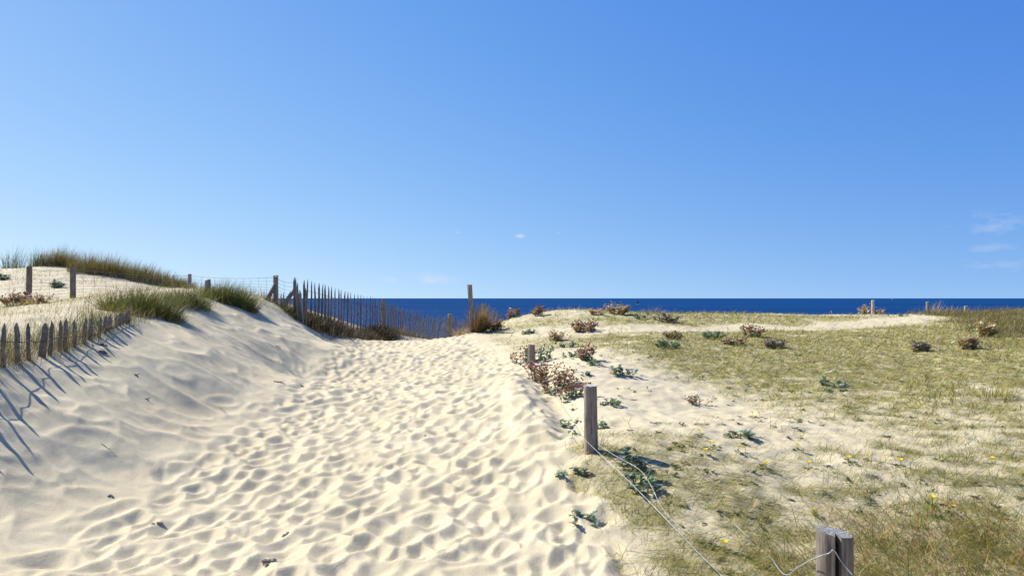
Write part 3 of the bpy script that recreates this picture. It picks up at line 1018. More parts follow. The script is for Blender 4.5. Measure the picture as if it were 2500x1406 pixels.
def sea_holly(label, base, height, spread, n_stem, kind, seed, leaf=.05, heads=True, group=None, separate=False, green_low=.3, name="sea_holly", cat="plant", leaves_per=9):
    rnd = random.Random(seed)
    root = empty(name, base)
    pal = dict(green=SH_GREEN, brown=SH_BROWN, straw=SH_STRAW, grey=SH_GREY)[kind]
    stems, leaves, hd = MB(), MB(), MB()
    stem_col = (.16, .17, .10) if kind == "green" else (.24, .16, .10)
    for s in range(n_stem):
        az = rnd.uniform(0, 2 * math.pi)
        rr = math.sqrt(rnd.random()) * spread
        hh = height * rnd.uniform(.6, 1.05) * (1 - .35 * (rr / max(spread, .01)) ** 2)
        bx, by = .6 * rr * math.cos(az), .6 * rr * math.sin(az)
        bz = Hs(base[0] + bx, base[1] + by) - base[2] - .02
        tx, ty = rr * math.cos(az), rr * math.sin(az)
        tz = max(Hs(base[0] + tx, base[1] + ty) - base[2], -.3) + hh
        pts = [(bx, by, bz), (bx + (tx - bx) * .4, by + (ty - by) * .4, bz + (tz - bz) * .55), (tx, ty, tz)]
        stems.tube(pts, [.0045, .0035, .0022], 4, stem_col, False)
        for k in range(leaves_per):
            t = (k + rnd.random()) / leaves_per
            t = .12 + .86 * t
            q = Vector(pts[0]).lerp(Vector(pts[1]), min(1, t / .5)) if t < .5 else Vector(pts[1]).lerp(Vector(pts[2]), (t - .5) / .5)
            cpal = SH_GREEN if (kind != "green" and t < green_low) else pal
            c = rnd.choice(cpal)
            c = tuple(x * rnd.uniform(.75, 1.3) for x in c)
            args = (az + rnd.uniform(-2.4, 2.4), rnd.uniform(-.15, .95), leaf * rnd.uniform(.7, 1.35), c, rnd)
            if separate:
                one = MB()
                leaf_mesh(one, (0, 0, 0), *args)
                one.build("leaf", M["leaf"], root, loc=q)
            else:
                leaf_mesh(leaves, q, *args)
        if heads:
            for k in range(2):
                p = (tx + rnd.uniform(-1, 1) * leaf * .9, ty + rnd.uniform(-1, 1) * leaf * .9, tz + rnd.uniform(-.2, .8) * leaf)
                head_mesh(hd, p, leaf * rnd.uniform(.13, .19), (.15, .095, .065) if kind != "straw" else (.42, .30, .16), rnd)
    tag(stems.build("stems", M["leaf"], root), kind="stuff")
    if not separate:
        tag(leaves.build("leaves", M["leaf"], root), kind="stuff")
    if heads:
        tag(hd.build("seed_heads", M["leaf"], root), kind="stuff")
    tag(root, label, cat, group)
    return root


def at(px, py, d=None):
    if d is None:
        return G(px, py)
    return Vector(gp(px, 0, d))


# near green plants, leaves picked apart one by one
sea_holly("row of blue green sea holly leaves on bare sand, nearest the camera", at(1424, 1274), .035, .12, 6, "green", 1, .052, False, separate=True, leaves_per=3)
sea_holly("pair of sea holly shoots on the sand left below the middle wire post", at(1398, 1162), .06, .11, 5, "green", 2, .06, False, separate=True, leaves_per=3)
sea_holly("blue green sea holly right of the foot of the middle wire post", at(1530, 1140), .12, .15, 9, "green", 3, .068, False, separate=True, leaves_per=5)
sea_holly("sea holly under the cable with dark green leaves and shadow", at(1565, 1195), .10, .19, 10, "green", 4, .064, False, separate=True, leaves_per=4)
sea_holly("small blue green sea holly left of the middle wire post", at(1385, 1040), .07, .12, 6, "green", 5, .05, False, leaves_per=4)
sea_holly("dull green sea holly low on the sand edge below the small blue green one", at(1395, 1062), .04, .12, 4, "green", 6, .045, False, leaves_per=3)
# brown plants along the wire fence
sea_holly("brown sea holly left of the far wire post", at(1278, 885), .22, .22, 12, "brown", 11, .065, True, green_low=.5)
sea_holly("green and brown sea holly right of the far wire post", at(1322, 880), .26, .26, 14, "green", 12, .07, True)
sea_holly("brown sea holly heap with dark seed heads before the far wire post", at(1322, 930), .24, .26, 20, "brown", 13, .06, True, green_low=.2)
sea_holly("brown sea holly heap with dark seed heads in the middle of the hollow", at(1356, 955), .26, .24, 20, "brown", 14, .06, True, green_low=.3)
sea_holly("brown and green sea holly at the near end of the hollow", at(1392, 972), .22, .2, 14, "brown", 15, .055, True, green_low=.5)
# field, from the path outwards
FIELD = [
    ("red brown sea holly at the path corner right of the tall square post", (1208, 806), .34, .26, 14, "brown", 0.09),
    ("brown sea holly standing left on the crest against the sea", (1252, 774), .34, .22, 10, "brown", .09),
    ("brown sea holly standing second from left on the crest against the sea", (1318, 770), .34, .24, 10, "brown", .09),
    ("small low brown sea holly on the crest just left of the round one", (1455, 768), .14, .26, 7, "straw", .08),
    ("round straw coloured sea holly dome on the crest against the sea", (1507, 767), .36, .34, 18, "straw", .10),
    ("wide pink brown sea holly below the crest in mid field", (1425, 810), .30, .40, 22, "brown", .085),
    ("green sea holly on bare sand beside the path corner", (1290, 815), .10, .22, 8, "green", .08),
    ("yellow brown and green sea holly between path corner and far wire post", (1352, 832), .22, .26, 14, "straw", .075),
    ("dark green sea holly sloping below the yellow brown one", (1385, 848), .12, .22, 10, "green", .07),
    ("red brown sea holly with green base right of the far wire post", (1432, 880), .24, .18, 14, "brown", .065),
    ("flat green sea holly left of the red brown one", (1397, 872), .07, .18, 8, "green", .06),
    ("blue green sea holly at the foot of the red brown one", (1452, 892), .08, .18, 8, "green", .06),
    ("blue green sea holly alone on bare sand in mid field", (1522, 917), .12, .20, 10, "green", .065),
    ("tiny green sea holly left of the lone blue green one", (1424, 918), .05, .10, 5, "green", .05),
    ("brown sea holly dotted with green just under the sandy trail", (1832, 822), .30, .32, 16, "brown", .085),
    ("dark grey green sea holly below the brown one by the trail", (1898, 850), .18, .26, 12, "grey", .075),
    ("pinkish dead sea holly low in the turf left of the dark one", (1795, 845), .16, .28, 10, "brown", .075),
    ("green sea holly half hidden in turf at the left end of the grass", (1628, 850), .14, .26, 12, "green", .075),
    ("orange brown sea holly above the half hidden green one", (1645, 828), .20, .22, 9, "brown", .075),
    ("grey green sea holly dotted along the trail edge", (1742, 828), .18, .30, 12, "green", .08),
    ("dark sea holly patch on the crest slope above the trail", (1622, 783), .20, .45, 14, "grey", .09),
    ("blackish sea holly above the trail, left of centre field", (1562, 778), .12, .24, 6, "green", .09),
    ("pale straw sea holly at the right edge below the grass mound", (2405, 822), .38, .22, 16, "straw", .10),
    ("orange straw sea holly lower right of the field, below the pale one", (2362, 852), .28, .19, 16, "straw", .085),
    ("grey dead sea holly clod in the turf", (2243, 856), .15, .20, 14, "grey", .07),
    ("straw and red sea holly round the foot of the left crest post", (2113, 775), .62, .30, 16, "straw", .10),
    ("pale dry sea holly right behind the left crest post", (2148, 773), .50, .30, 12, "straw", .09),
    ("green trailing sea holly near the feather", (2032, 942), .08, .22, 10, "green", .055),
    ("faint dark green sea holly below the trailing one", (2038, 958), .04, .18, 5, "green", .05),
    ("sea holly with bare stalks and red seed heads in open field", (1700, 985), .10, .20, 9, "brown", .045),
    ("green sea holly with a pale stem below the pair of yellow flowers", (1808, 1068), .07, .16, 10, "green", .05),
    ("brown sea holly round the foot of the leftmost fence post", (48, 745), .32, .40, 20, "brown", .08),
    ("small dark green plant on the sand face between the left fence posts", (140, 702), .18, .18, 9, "green", .10),
    ("small dark plant on the sand at the left picture edge", (10, 683), .14, .16, 6, "green", .10),
    ("brown sea holly right of the leftmost fence post", (98, 742), .2, .24, 9, "straw", .08),
    ("green leafy plant in the scrub at the foot of the corner pickets", (790, 762), .25, .28, 12, "green", .09),
    ("grey green plant at the corner of the sand bank, under the brace", (722, 775), .14, .26, 12, "straw", .07),
    ("white grey plant by the right corner rail of the path", (2205, 772), .10, .25, 6, "green", .09),
    ("small green plant at the path edge beyond the middle wire post", (1492, 990), .08, .12, 7, "green", .05),
    ("tiny blue green plant just right of the middle wire post", (1470, 1045), .05, .06, 4, "green", .045),
]
for i, (lab, (px, py), h, sp, ns, kd, lf) in enumerate(FIELD):
    g = at(px, py)
    if px == 790:
        g = at(790, 0, 18.7)
    if px in (2113, 2148):
        g = at(px, 0, 27.1)
    sea_holly(lab, g, h * (.8 if py < 870 else 1), sp * .85, ns, kd, 100 + i, lf, kd != "green", green_low=.35 if kd == "brown" else .15, leaves_per=11 if h > .12 else 6)

# small dark herb rosettes strewn over the field, too many and small to pick apart
hb = MB()
rnd = random.Random(5)
cnt = 0
while cnt < 420:
    d = math.exp(rnd.uniform(math.log(4.0), math.log(17)))
    u = rnd.uniform(.05, .9)
    x = u * d
    if x < float(fence_x(d)) + .3 or noise(np.array([x * .7]), np.array([d * .7]), 33)[0] < -.12:
        continue
    z = Hs(x, d)
    c0 = rnd.choice([(.06, .085, .035), (.075, .10, .03), (.11, .085, .04), (.05, .075, .045)])
    for k in range(rnd.randint(4, 9)):
        leaf_mesh(hb, (x + rnd.uniform(-.025, .025), d + rnd.uniform(-.02, .02), z + .003), rnd.uniform(0, 6.3), rnd.uniform(.05, .8), rnd.uniform(.02, .042), tuple(q * rnd.uniform(.7, 1.3) for q in c0), rnd, .3, .5)
    cnt += 1
tag(hb.build("herb_rosettes", M["leaf"]), "small dark green herb rosettes strewn over the sandy field", "plants", kind="stuff")

# ------------------------------------------------------------------ yellow flowers
FLOWERS = [(1707, 919), (1798, 960), (1851, 946), (1837, 1011), (1853, 1011), (1720, 1030), (1762, 1030), (1708, 1057), (1769, 1055), (1682, 1082), (1733, 1086), (1721, 1106),
           (1802, 1094), (1819, 1100), (1870, 1140), (1948, 1093), (1953, 1065), (1930, 1024), (1973, 1136), (2070, 1123), (2160, 1123), (2197, 1131), (2293, 1115), (2420, 1125),
           (2275, 1223), (2118, 1115), (2150, 1084), (1985, 1253), (2326, 1001), (2327, 1244), (1768, 1337), (1398, 993), (1337, 972), (1896, 774)]
BIG = {(1870, 1140), (2275, 1223), (1768, 1337), (1398, 993), (2070, 1123), (2197, 1131), (2420, 1125), (1708, 1057), (1721, 1106), (1733, 1086), (1948, 1093), (1973, 1136), (1853, 1011), (1837, 1011)}
FLAB = {(1768, 1337): "yellow flower in the grass nearest the camera, left of the split post", (2275, 1223): "yellow flower with dark leaves on bare sand at lower right",
        (1398, 993): "yellow flower at the edge of the path left of the middle wire post", (1337, 972): "tiny yellow flower on the sand lip left of the path edge flower",
        (1896, 774): "yellow flower alone on the crest against the sea", (2420, 1125): "yellow flower near the right picture edge", (1870, 1140): "bright yellow flower amid dark leaves in the middle of the field",
        (1837, 1011): "left yellow flower of the close pair", (1853, 1011): "right yellow flower of the close pair", (1707, 919): "small yellow flower farthest left at the back of the bare sand"}
for i, (px, py) in enumerate(FLOWERS):
    hgt = .045 if (px, py) != (1896, 774) else .1
    g = G(px, py + 8) if py > 800 else G(px, 779)
    rnd = random.Random(900 + i)
    big = (px, py) in BIG
    r = .026 if big else .015
    if py < 960:
        r *= 1.5
    root = empty("yellow_flower", g)
    st = MB()
    st.tube([(0, 0, -.02), (.004, -.003, hgt * .5), (0, -.006, hgt)], [.0016, .0015, .0014], 4, (.12, .14, .04))
    st.build("stem", M["leaf"], root)
    for k in range(6):
        pe = MB()
        a = 2 * math.pi * k / 6 + rnd.random() * .5
        ca, sa = math.cos(a), math.sin(a)
        pts = [(0, 0, 0), (.5, .34, .35), (.85, .28, .62), (.95, 0, .60), (.85, -.28, .62), (.5, -.34, .35)]
        pe.add([(r * (x * ca - y * sa), -.006 + r * (x * sa + y * ca), hgt + r * z) for x, y, z in pts], [(0, 1, 2), (0, 2, 3), (0, 3, 4), (0, 4, 5)], (.86, .66, .015))
        pe.build("petal", M["petal"], root)
    ce = MB()
    head_mesh(ce, (0, -.006, hgt + r * .15), r * .22, (.75, .45, .02), rnd)
    ce.build("centre", M["petal"], root)
    lf = MB()
    for k in range(7 if big else 4):
        a = rnd.uniform(0, 6.28)
        leaf_mesh(lf, (.012 * math.cos(a), .012 * math.sin(a), .004), a, rnd.uniform(.05, .5), rnd.uniform(.03, .05), tuple(q * rnd.uniform(.8, 1.3) for q in (.07, .095, .035)), rnd, .3, .45)
    lf.build("leaves", M["leaf"], root)
    if (px, py) in FLAB:
        tag(root, FLAB[(px, py)], "flower")
    elif big:
        tag(root, "open bright yellow flower among the herbs of the sandy field", "flower", "open yellow flowers of the field")
    else:
        tag(root, "small half closed yellow flower among the herbs of the sandy field", "flower", "small yellow flowers of the field")


# ------------------------------------------------------------------ posts
def round_post(name, base, h, r, seed, mat, parent=None, sink=.35, notch=None, lean=(0, 0), slant=(0, 0), label=None, square=False, cat="post", group=None):
    """weathered post: irregular section, slightly tapered, worn slanting top, optional drying crack"""
    rnd = random.Random(seed)
    n = 160 if notch else 28
    zs = [-sink, 0, h * .25, h * .5, h * .75, h - .03, h - .008, h]
    ph = [rnd.uniform(0, 6.28) for _ in range(4)]
    vs, fs = [], []
    for j, z in enumerate(zs):
        for k in range(n):
            a = 2 * math.pi * k / n
            q = r * (1 + .035 * math.sin(2 * a + ph[0]) + .022 * math.sin(5 * a + ph[1]) + .014 * math.sin(11 * a + ph[2] + z * 2) + .012 * math.sin(z * 9 + ph[3]))
            if square:
                q = r * min(1.22, 1 / max(abs(math.cos(a)), abs(math.sin(a)))) * .95
            q *= 1 - .03 * z / h
            if z > h - .01:
                q *= .985 if z < h else .94
            if notch:
                na, nw = notch
                da = (a - na + math.pi) % (2 * math.pi) - math.pi
                w = nw * (1 - .45 * (h - z) / h)
                if abs(da) < w:
                    q *= 1 - .93 * (1 - (abs(da) / w) ** 2) ** .3
            x, y = q * math.cos(a), q * math.sin(a)
            zz = z
            if z > h - .05:
                zz = z + x * slant[0] + y * slant[1] + rnd.uniform(-.0025, .0025) * (28 / n) ** 1.5
            vs.append((x + lean[0] * z, y + lean[1] * z, zz))
    m = len(zs)
    for j in range(m - 1):
        for k in range(n):
            k2 = (k + 1) % n
            fs.append((j * n + k, j * n + k2, (j + 1) * n + k2, (j + 1) * n + k))
    vs.append((lean[0] * h, lean[1] * h, h - .002))
    for k in range(n):
        fs.append(((m - 1) * n + k, (m - 1) * n + (k + 1) % n, len(vs) - 1))
    mb = MB()
    mb.add(vs, fs)
    o = mb.build(name, mat, parent, smooth=True, loc=base)
    for f in range(len(fs) - n, len(fs)):
        o.data.polygons[f].use_smooth = False
    try:
        o.data.set_sharp_from_angle(angle=math.radians(38))
    except Exception:
        pass
    if label:
        tag(o, label, cat, group)
    return o


# wire fence posts along the right edge of the path
p1 = Vector(((2037 - CX) / F * 2.42, 2.42, 0))
p1.z = Hs(p1.x, p1.y)
h1 = EYE - (1298 - HOR) / F * 2.42 - p1.z
post_near = round_post("wooden_post", p1, h1, .056, 3, M["post"], notch=(-math.pi / 2 - .17, .17), slant=(-.16, .05), label="thick grey wooden post split by a deep crack, tied with cable, nearest the camera")
ck = MB()  # near-black box set inside the notch as painted crack shade
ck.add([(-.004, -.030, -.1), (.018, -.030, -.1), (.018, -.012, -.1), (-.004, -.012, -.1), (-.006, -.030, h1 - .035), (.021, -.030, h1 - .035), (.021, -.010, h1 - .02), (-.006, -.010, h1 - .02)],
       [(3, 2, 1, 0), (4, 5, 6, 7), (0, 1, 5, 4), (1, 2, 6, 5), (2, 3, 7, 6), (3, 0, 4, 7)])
ck_o = ck.build("crack_shade", M["rot"], post_near)
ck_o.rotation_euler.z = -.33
tag(ck_o, "near black sliver added as the shade deep in the drying crack")
p2 = Vector(((1443 - CX) / F * 6.2, 6.2, 0))
p2.z = Hs(p2.x, p2.y)
h2 = EYE - (941 - HOR) / F * 6.2 - p2.z
round_post("wooden_post", p2, h2, .054, 4, M["post"], lean=(-.012, 0), slant=(-.02, .06), label="tall brown grey round post with a cable past its foot, second along the path")
p3 = Vector(((1297.5 - CX) / F * 11.3, 11.3, 0))
p3.z = Hs(p3.x, p3.y)
h3 = EYE - (841 - HOR) / F * 11.3 - p3.z
round_post("wooden_post", p3, h3, .055, 5, M["post"], label="round wooden post standing in brown sea holly, third along the path")
for i, (px, d, ytop, lab, ln) in enumerate([(2131, 26.6, 733, "left and tallest of the three pale posts on the crest", 0.0), (2265, 25.8, 737, "middle pale post on the crest beside bleached straw stems", -.01),
                                            (2358, 25.2, 747, "right and lowest of the three pale posts on the crest", 0.0)]):
    b = gp(px, 0, d)
    round_post("crest_post", b, EYE - (ytop - HOR) / F * d - b[2], .055, 20 + i, M["palepost"], label=lab, lean=(ln, 0), group="pale posts on the crest", slant=(0, .1))


# ------------------------------------------------------------------ cables of the wire fence
def cable(name, pts, r, label, mat="wire", cat="cable"):
    # smooth the line
    P3 = [Vector(p) for p in pts]
    out = []
    for i in range(len(P3) - 1):
        a, b, c, d = P3[max(i - 1, 0)], P3[i], P3[i + 1], P3[min(i + 2, len(P3) - 1)]
        for k in range(6):
            t = k / 6
            out.append(.5 * ((2 * b) + (c - a) * t + (2 * a - 5 * b + 4 * c - d) * t * t + (3 * b - a - 3 * c + d) * t ** 3))
    out.append(P3[-1])
    mb = MB()
    o0 = out[0]
    mb.tube([p - o0 for p in out], r, 6)
    o = mb.build(name, M[mat], smooth=True, loc=o0)
    return tag(o, label, cat) if label else o


def gz(px, py, dz):
    g = G(px, py)
    k = (EYE - g.z - dz) / (EYE - g.z)         # point dz above the ground on the same line of sight
    return Vector((g.x * k, g.y * k, EYE + (g.z - EYE) * k))


rad = .056
knot = Vector((p1.x - .040, p1.y - .052, EYE - (1350 - HOR) / F * (2.42 - .052)))
cable("slack_cable", [gz(1432, 975, .1), gz(1425, 1015, .08), gz(1430, 1050, .05), gz(1448, 1075, .05), gz(1500, 1113, .05), gz(1560, 1145, .06), gz(1590, 1190, .05), gz(1612, 1235, .03),
                      gz(1645, 1275, .02), gz(1690, 1305, .015), gz(1735, 1300, .02), gz(1772, 1280, .03), gz(1790, 1279, .03), gz(1830, 1315, .02), gz(1880, 1362, .02),
                      Vector(((1913 - CX) / F * 2.7, 2.7, EYE - (1400 - HOR) / F * 2.7)), Vector(((1950 - CX) / F * 2.5, 2.5, EYE - (1382 - HOR) / F * 2.5)),
                      Vector(((1990 - CX) / F * 2.39, 2.39, EYE - (1361 - HOR) / F * 2.39)), knot, knot + Vector((.012, -.014, .012)),
                      Vector((p1.x + .012, p1.y - .075, knot.z - .045)), Vector((p1.x + .10, p1.y - .32, knot.z - .17)), Vector((p1.x + .25, p1.y - .9, knot.z - .35))], .0017,
      "slack pale cable looping over the grass and knotted to the split post")
pa = Vector(((1760 - CX) / F * 4.05, 4.05, 0))
cable("taut_cable", [gz(1322, 928, .06), gz(1345, 955, .05), gz(1375, 1000, .06), gz(1400, 1040, .07), gz(1432, 1078, .08), gz(1520, 1160, .07), gz(1620, 1262, .06), gz(1700, 1345, .06), gz(1760, 1402, .06), gz(1830, 1470, .06)], .0018,
      "taut pale cable running low along the path edge past the middle post")


# ------------------------------------------------------------------ paling fences
def picket_mesh(seed, w, L, t):
    """split chestnut pale: uneven half-round section, pointed top; origin at ground level"""
    rnd = random.Random(seed)
    zs = [-.25, 0, L * .35, L * .68, L * .87, L]
    ws = [.85, .85, rnd.uniform(.75, .95), rnd.uniform(.72, .9), rnd.uniform(.55, .72), .16]
    vs, fs = [], []
    n = 7
    for z, k in zip(zs, ws):
        ox = rnd.uniform(-.12, .12) * w
        for q in range(n):
            a = 2 * math.pi * q / n + .2
            vs.append((ox + w * .5 * k * math.cos(a) * (1 + .1 * rnd.uniform(-1, 1)), t * .5 * (k if k > .3 else .5) * math.sin(a), z + (rnd.uniform(-.006, .006) if z == L else 0)))
    for j in range(len(zs) - 1):
        for q in range(n):
            q2 = (q + 1) % n
            fs.append((j * n + q, j * n + q2, (j + 1) * n + q2, (j + 1) * n + q))
    fs.append(tuple((len(zs) - 1) * n + q for q in range(n)))
    mb = MB()
    mb.add(vs, fs)
    me = mb.mesh("picket")
    me.materials.append(M["picket"])
    return me


# half buried fence on the left bank
fl_pts = []
near_left = [(-4.52, 3.2, .62), (-4.54, 3.37, .62), (-4.55, 3.55, .6), (-4.57, 3.72, .6), (-4.58, 3.9, .6), (-4.59, 4.07, .6), (-4.6, 4.25, .58), (-4.61, 4.42, .58), (-4.62, 4.6, .58),
             (-4.63, 4.77, .56), (-4.64, 4.95, .56), (-4.65, 5.12, .55), (-4.66, 5.3, .55), (-4.67, 5.5, .54), (-4.68, 5.68, .54), (-4.69, 5.86, .53), (-4.70, 6.03, .52), (-4.71, 6.2, .5),
             (-4.72, 6.4, .5), (-4.72, 6.58, .48), (-4.73, 6.76, .47)]
visible_left = [(8, 789, 14), (43, 787, 17), (71, 788, 12), (104, 788, 22), (121, 783, 12), (147, 781, 12), (159, 778, 13), (182, 779, 11), (203, 775, 12), (222, 774, 12), (241, 774, 10), (256, 770, 12), (266, 770, 10),
                (284, 768, 10), (292, 762, 11), (299, 764, 9), (308, 755, 9), (314, 757, 8)]
root = empty("paling_fence", (-4.73, 7.0, Hs(-4.73, 7.0)))
pk = [picket_mesh(s, .05, 1.0, .03) for s in range(6)]
tops = []


def add_picket(parent, x, y, ztop, w, seed, lean=(0, 0), rot=0.0, minh=.12):
    z = Hs(x, y)
    h = max(minh, ztop - z)
    o = link("picket", pk[seed % len(pk)], None, parent)
    o.location = Vector((x, y, z)) - parent.location
    o.scale = (w / .05, 1.0, h)
    o.rotation_euler = (lean[1], lean[0], rot)
    return z, h


rnd = random.Random(4)
left_line = []
for x, y, h in near_left:
    z, hh = add_picket(root, x, y, Hs(x, y) + h, rnd.uniform(.04, .06), rnd.randrange(6), (rnd.uniform(-.05, .09), rnd.uniform(-.05, .05)), 1.45 + rnd.uniform(-.3, .3))
    left_line.append(Vector((x, y, z + .55 * hh)))
for i, (px, py, wpx) in enumerate(visible_left):
    u = (px - CX) / F
    # along the line x = -4.73 -> -5.0 (slightly diverging)
    y = 7.0
    for _ in range(20):
        y = (-4.73 - .098 * (y - 7.0)) / u
    x = u * y
    z, hh = add_picket(root, x, y, EYE - (py - HOR) / F * y, wpx / F * y * 1.0, rnd.randrange(6), (rnd.uniform(-.03, .12), rnd.uniform(-.04, .04)), rnd.uniform(.2, .8), .14)
    left_line.append(Vector((x, y, max(z + .05, EYE - (826 - 1.5 * max(0, i - 4) + (8 if i < 4 else 0) - HOR) / F * y))))
wr = MB()
wl_pts = []
for i, p in enumerate(left_line):
    q = p - root.location
    wl_pts += [q + Vector((.03, -.028, rnd.uniform(-.008, .012))), q + Vector((.012, .06, rnd.uniform(-.012, .0)))]
wr.tube(wl_pts, .0045, 5)
wr.build("binding_wire", M["rust"], root)
tag(root, "half buried old paling fence with rusty wire on the left sand bank", "fence")

# far paling fence going down to the beach
root = empty("paling_fence", gp(735, 0, 17.3))
FAR = [(744, 684, 9), (752, 682, 5), (761, 686, 6), (770, 690, 6), (779, 691, 8), (787, 693, 6), (794, 695, 7), (802, 698, 6), (810, 700, 6), (818, 703, 5), (827, 705, 6), (833, 707, 5), (841, 710, 6), (849, 712, 6), (857, 714, 5),
       (865, 717, 5), (873, 718, 6), (881, 719, 5), (888, 722, 4), (896, 724, 5), (904, 723, 5), (909, 725, 4), (915, 727, 4), (921, 729, 4), (926, 731, 3), (931, 731, 4), (937, 733, 4)]
fx = 941.0
rnd = random.Random(9)
while fx < 1141:
    t = (fx - 941) / 199
    FAR.append((fx, float(np.interp(fx, [941, 960, 1000, 1040, 1075, 1110, 1141], [733, 741, 756, 768, 771, 774, 784])) + rnd.uniform(-4, 3), rnd.uniform(3, 4.6)))
    fx += rnd.uniform(3.4, 5.0)
wire_pts, wire2 = [], []
for i, (px, py, wpx) in enumerate(FAR):
    d = float(np.interp(px, [735, 940, 1141], [17.4, 23, 29.5]))
    x = (px - CX) / F * d
    ln = rnd.uniform(-.03, .03) + float(np.interp(px, [960, 1040, 1080, 1141], [.02, .16, .16, .1]))
    ztop = EYE - (py - HOR) / F * d
    z, hh = add_picket(root, x - ln * .9, d, ztop, wpx / F * d * .92, rnd.randrange(6), (ln, rnd.uniform(-.03, .03)), rnd.uniform(-.2, .3))
    wire_pts.append(Vector((x - ln * .2, d - .03, ztop - .26 + rnd.uniform(-.01, .01))) - root.location)
    wire2.append(Vector((x - ln * .7, d - .03, max(ztop - .85, z + .05) + rnd.uniform(-.01, .01))) - root.location)
for w in (wire_pts, wire2):
    mb = MB()
    mb.tube(w, .004, 4)
    mb.build("binding_wire", M["rust"], root)
for (px, d, ytop, r, sd) in [(936, 23.05, 731, .055, 31), (1099, 28.1, 766, .085, 32)]:
    b = Vector(gp(px, 0, d))
    round_post("post", b - root.location, EYE - (ytop - HOR) / F * d - b.z, r, sd, M["post"], root)
tag(root, "long grey paling fence running down towards the sea behind the path crest", "fence")
# short row of pickets behind the corner, seen through the wire net
root = empty("paling_fence", gp(660, 0, 19.8))
for px, py in [(659, 722), (686, 716), (692, 714), (700, 722), (709, 720), (719, 722)]:
    d = 20.0
    add_picket(root, (px - CX) / F * d, d, EYE - (py - HOR) / F * d, .045, px, (random.uniform(-.05, .05), 0), 0)
wr = MB()
wr.tube([Vector(((px - CX) / F * 20, 19.97, EYE - (735 - HOR) / F * 20)) - root.location for px in (656, 680, 700, 722)], .004, 4)
wr.build("binding_wire", M["rust"], root)
tag(root, "few dark picket tips showing behind the slanting braces", "fence")
# paling fence right of the tall square post
root = empty("paling_fence", gp(1185, 0, 21.0))
rnd = random.Random(14)
rw = [(1157, 739), (1163, 744), (1169, 745), (1172, 739), (1175, 741), (1187, 744), (1190, 746), (1195, 750), (1200, 755), (1203, 752), (1208, 758), (1213, 761), (1219, 763), (1226, 765)]
wp = []
for px, py in rw:
    d = float(np.interp(px, [1157, 1226], [19.2, 22.5]))
    x = (px - CX) / F * d
    add_picket(root, x, d, EYE - (py - HOR) / F * d, .04, rnd.randrange(6), (rnd.uniform(.02, .2), 0), 0, .1)
    wp.append(Vector((x, d - .03, EYE - (py + 8 - HOR) / F * d)) - root.location)
wr = MB()
wr.tube(wp, .004, 4)
wr.build("binding_wire", M["rust"], root)
b = Vector(gp(1181, 0, 20.3))
round_post("post", b - root.location, EYE - (741 - HOR) / F * 20.3 - b.z, .055, 41, M["post"], root)
tag(root, "low broken paling fence and stump right of the tall square post", "fence")

# tall square post on the right of the gap
b = Vector(gp(1153, 0, 17.75))
hq = EYE - (695 - HOR) / F * 17.75 - b.z
root = empty("square_post", b)
round_post("shaft", (0, 0, 0), hq, .052, 45, M["post"], root, square=True, lean=(-.048, 0))
sl = MB()
sl.add([(-.07, -.065, hq * .45), (-.055, -.07, hq * .45), (-.115, -.07, hq + .03), (-.118, -.06, hq + .01), (-.07, -.05, hq * .45), (-.055, -.055, hq * .45), (-.112, -.05, hq + .02), (-.12, -.05, hq)],
       [(0, 1, 2, 3), (5, 4, 7, 6), (1, 5, 6, 2), (4, 0, 3, 7), (3, 2, 6, 7), (4, 5, 1, 0)])
sl.build("splinter", M["picket"], root)
tag(root, "tall square leaning post with a splintered edge at the right of the gap", "post")

# leaning old pickets bundled at the corner
root = empty("corner_pickets", gp(722, 0, 17.25))
for i, (px, ytop, wpx, ln, dd) in enumerate([(719, 677, 8, 0.0, 17.25), (724, 678, 6, .03, 17.2), (729, 690, 7, .05, 17.15), (735, 708, 9, .06, 17.1), (748, 704, 8, .02, 17.2), (741, 716, 6, .22, 17.1), (727, 700, 6, .12, 17.05)]):
    d = dd
    add_picket(root, (px - CX) / F * d, d, EYE - (ytop - HOR) / F * d, wpx / F * d, i, (-ln * .6, 0), .1 * i, .3)
tag(root, "bundle of old broken pickets leaning together at the fence corner", "fence")

# ------------------------------------------------------------------ wire net fence on the left
root = empty("net_fence", gp(178, 0, 16.2))
NP = [(-60, 658, 15.4, .055), (70, 650, 15.6, .055), (178, 652, 16.2, .057), (463, 669, 20.2, .05), (673, 672, 17.5, .058), (719, 683, 17.4, .05)]
posts = []
for i, (px, ytop, d, r) in enumerate(NP):
    b = Vector(gp(px, 0, d))
    h = EYE - (ytop - HOR) / F * d - b.z
    o = None
    if i != 5:
        o = round_post("post", b - root.location, h, r, 50 + i, M["post"], root, lean=(.02 if i == 1 else 0, 0), slant=(.06, .05))
    posts.append((b, h, o))
b, h, o = posts[4]
mk = MB()
for zc, nme, mat in ((h - .025, "white_mark", "white"), (h - .065, "red_mark", "red")):
    mk = MB()
    vs = []
    for z in (zc - .018, zc + .018):
        for k in range(5):
            a = -math.pi / 2 + .05 + k * .22
            vs.append((.0615 * math.cos(a), .0615 * math.sin(a), z))
    mk.add(vs, [(k, k + 1, k + 6, k + 5) for k in range(4)])
    mk.build(nme, M[mat], o)
# slanting braces
for i, (x0, y0, x1, y1, d0, d1) in enumerate([(646, 738, 671, 694, 17.3, 17.45), (684, 752, 718, 707, 17.15, 17.35)]):
    A = Vector(((x0 - CX) / F * d0, d0, EYE - (y0 + 8 - HOR) / F * d0))
    B = Vector(((x1 - CX) / F * d1, d1, EYE - (y1 - HOR) / F * d1))
    br = MB()
    br.tube([A - root.location, (A + B) / 2 - root.location, B - root.location], [.052, .05, .047], 12)
    br.build("brace", M["post"], root, smooth=True)
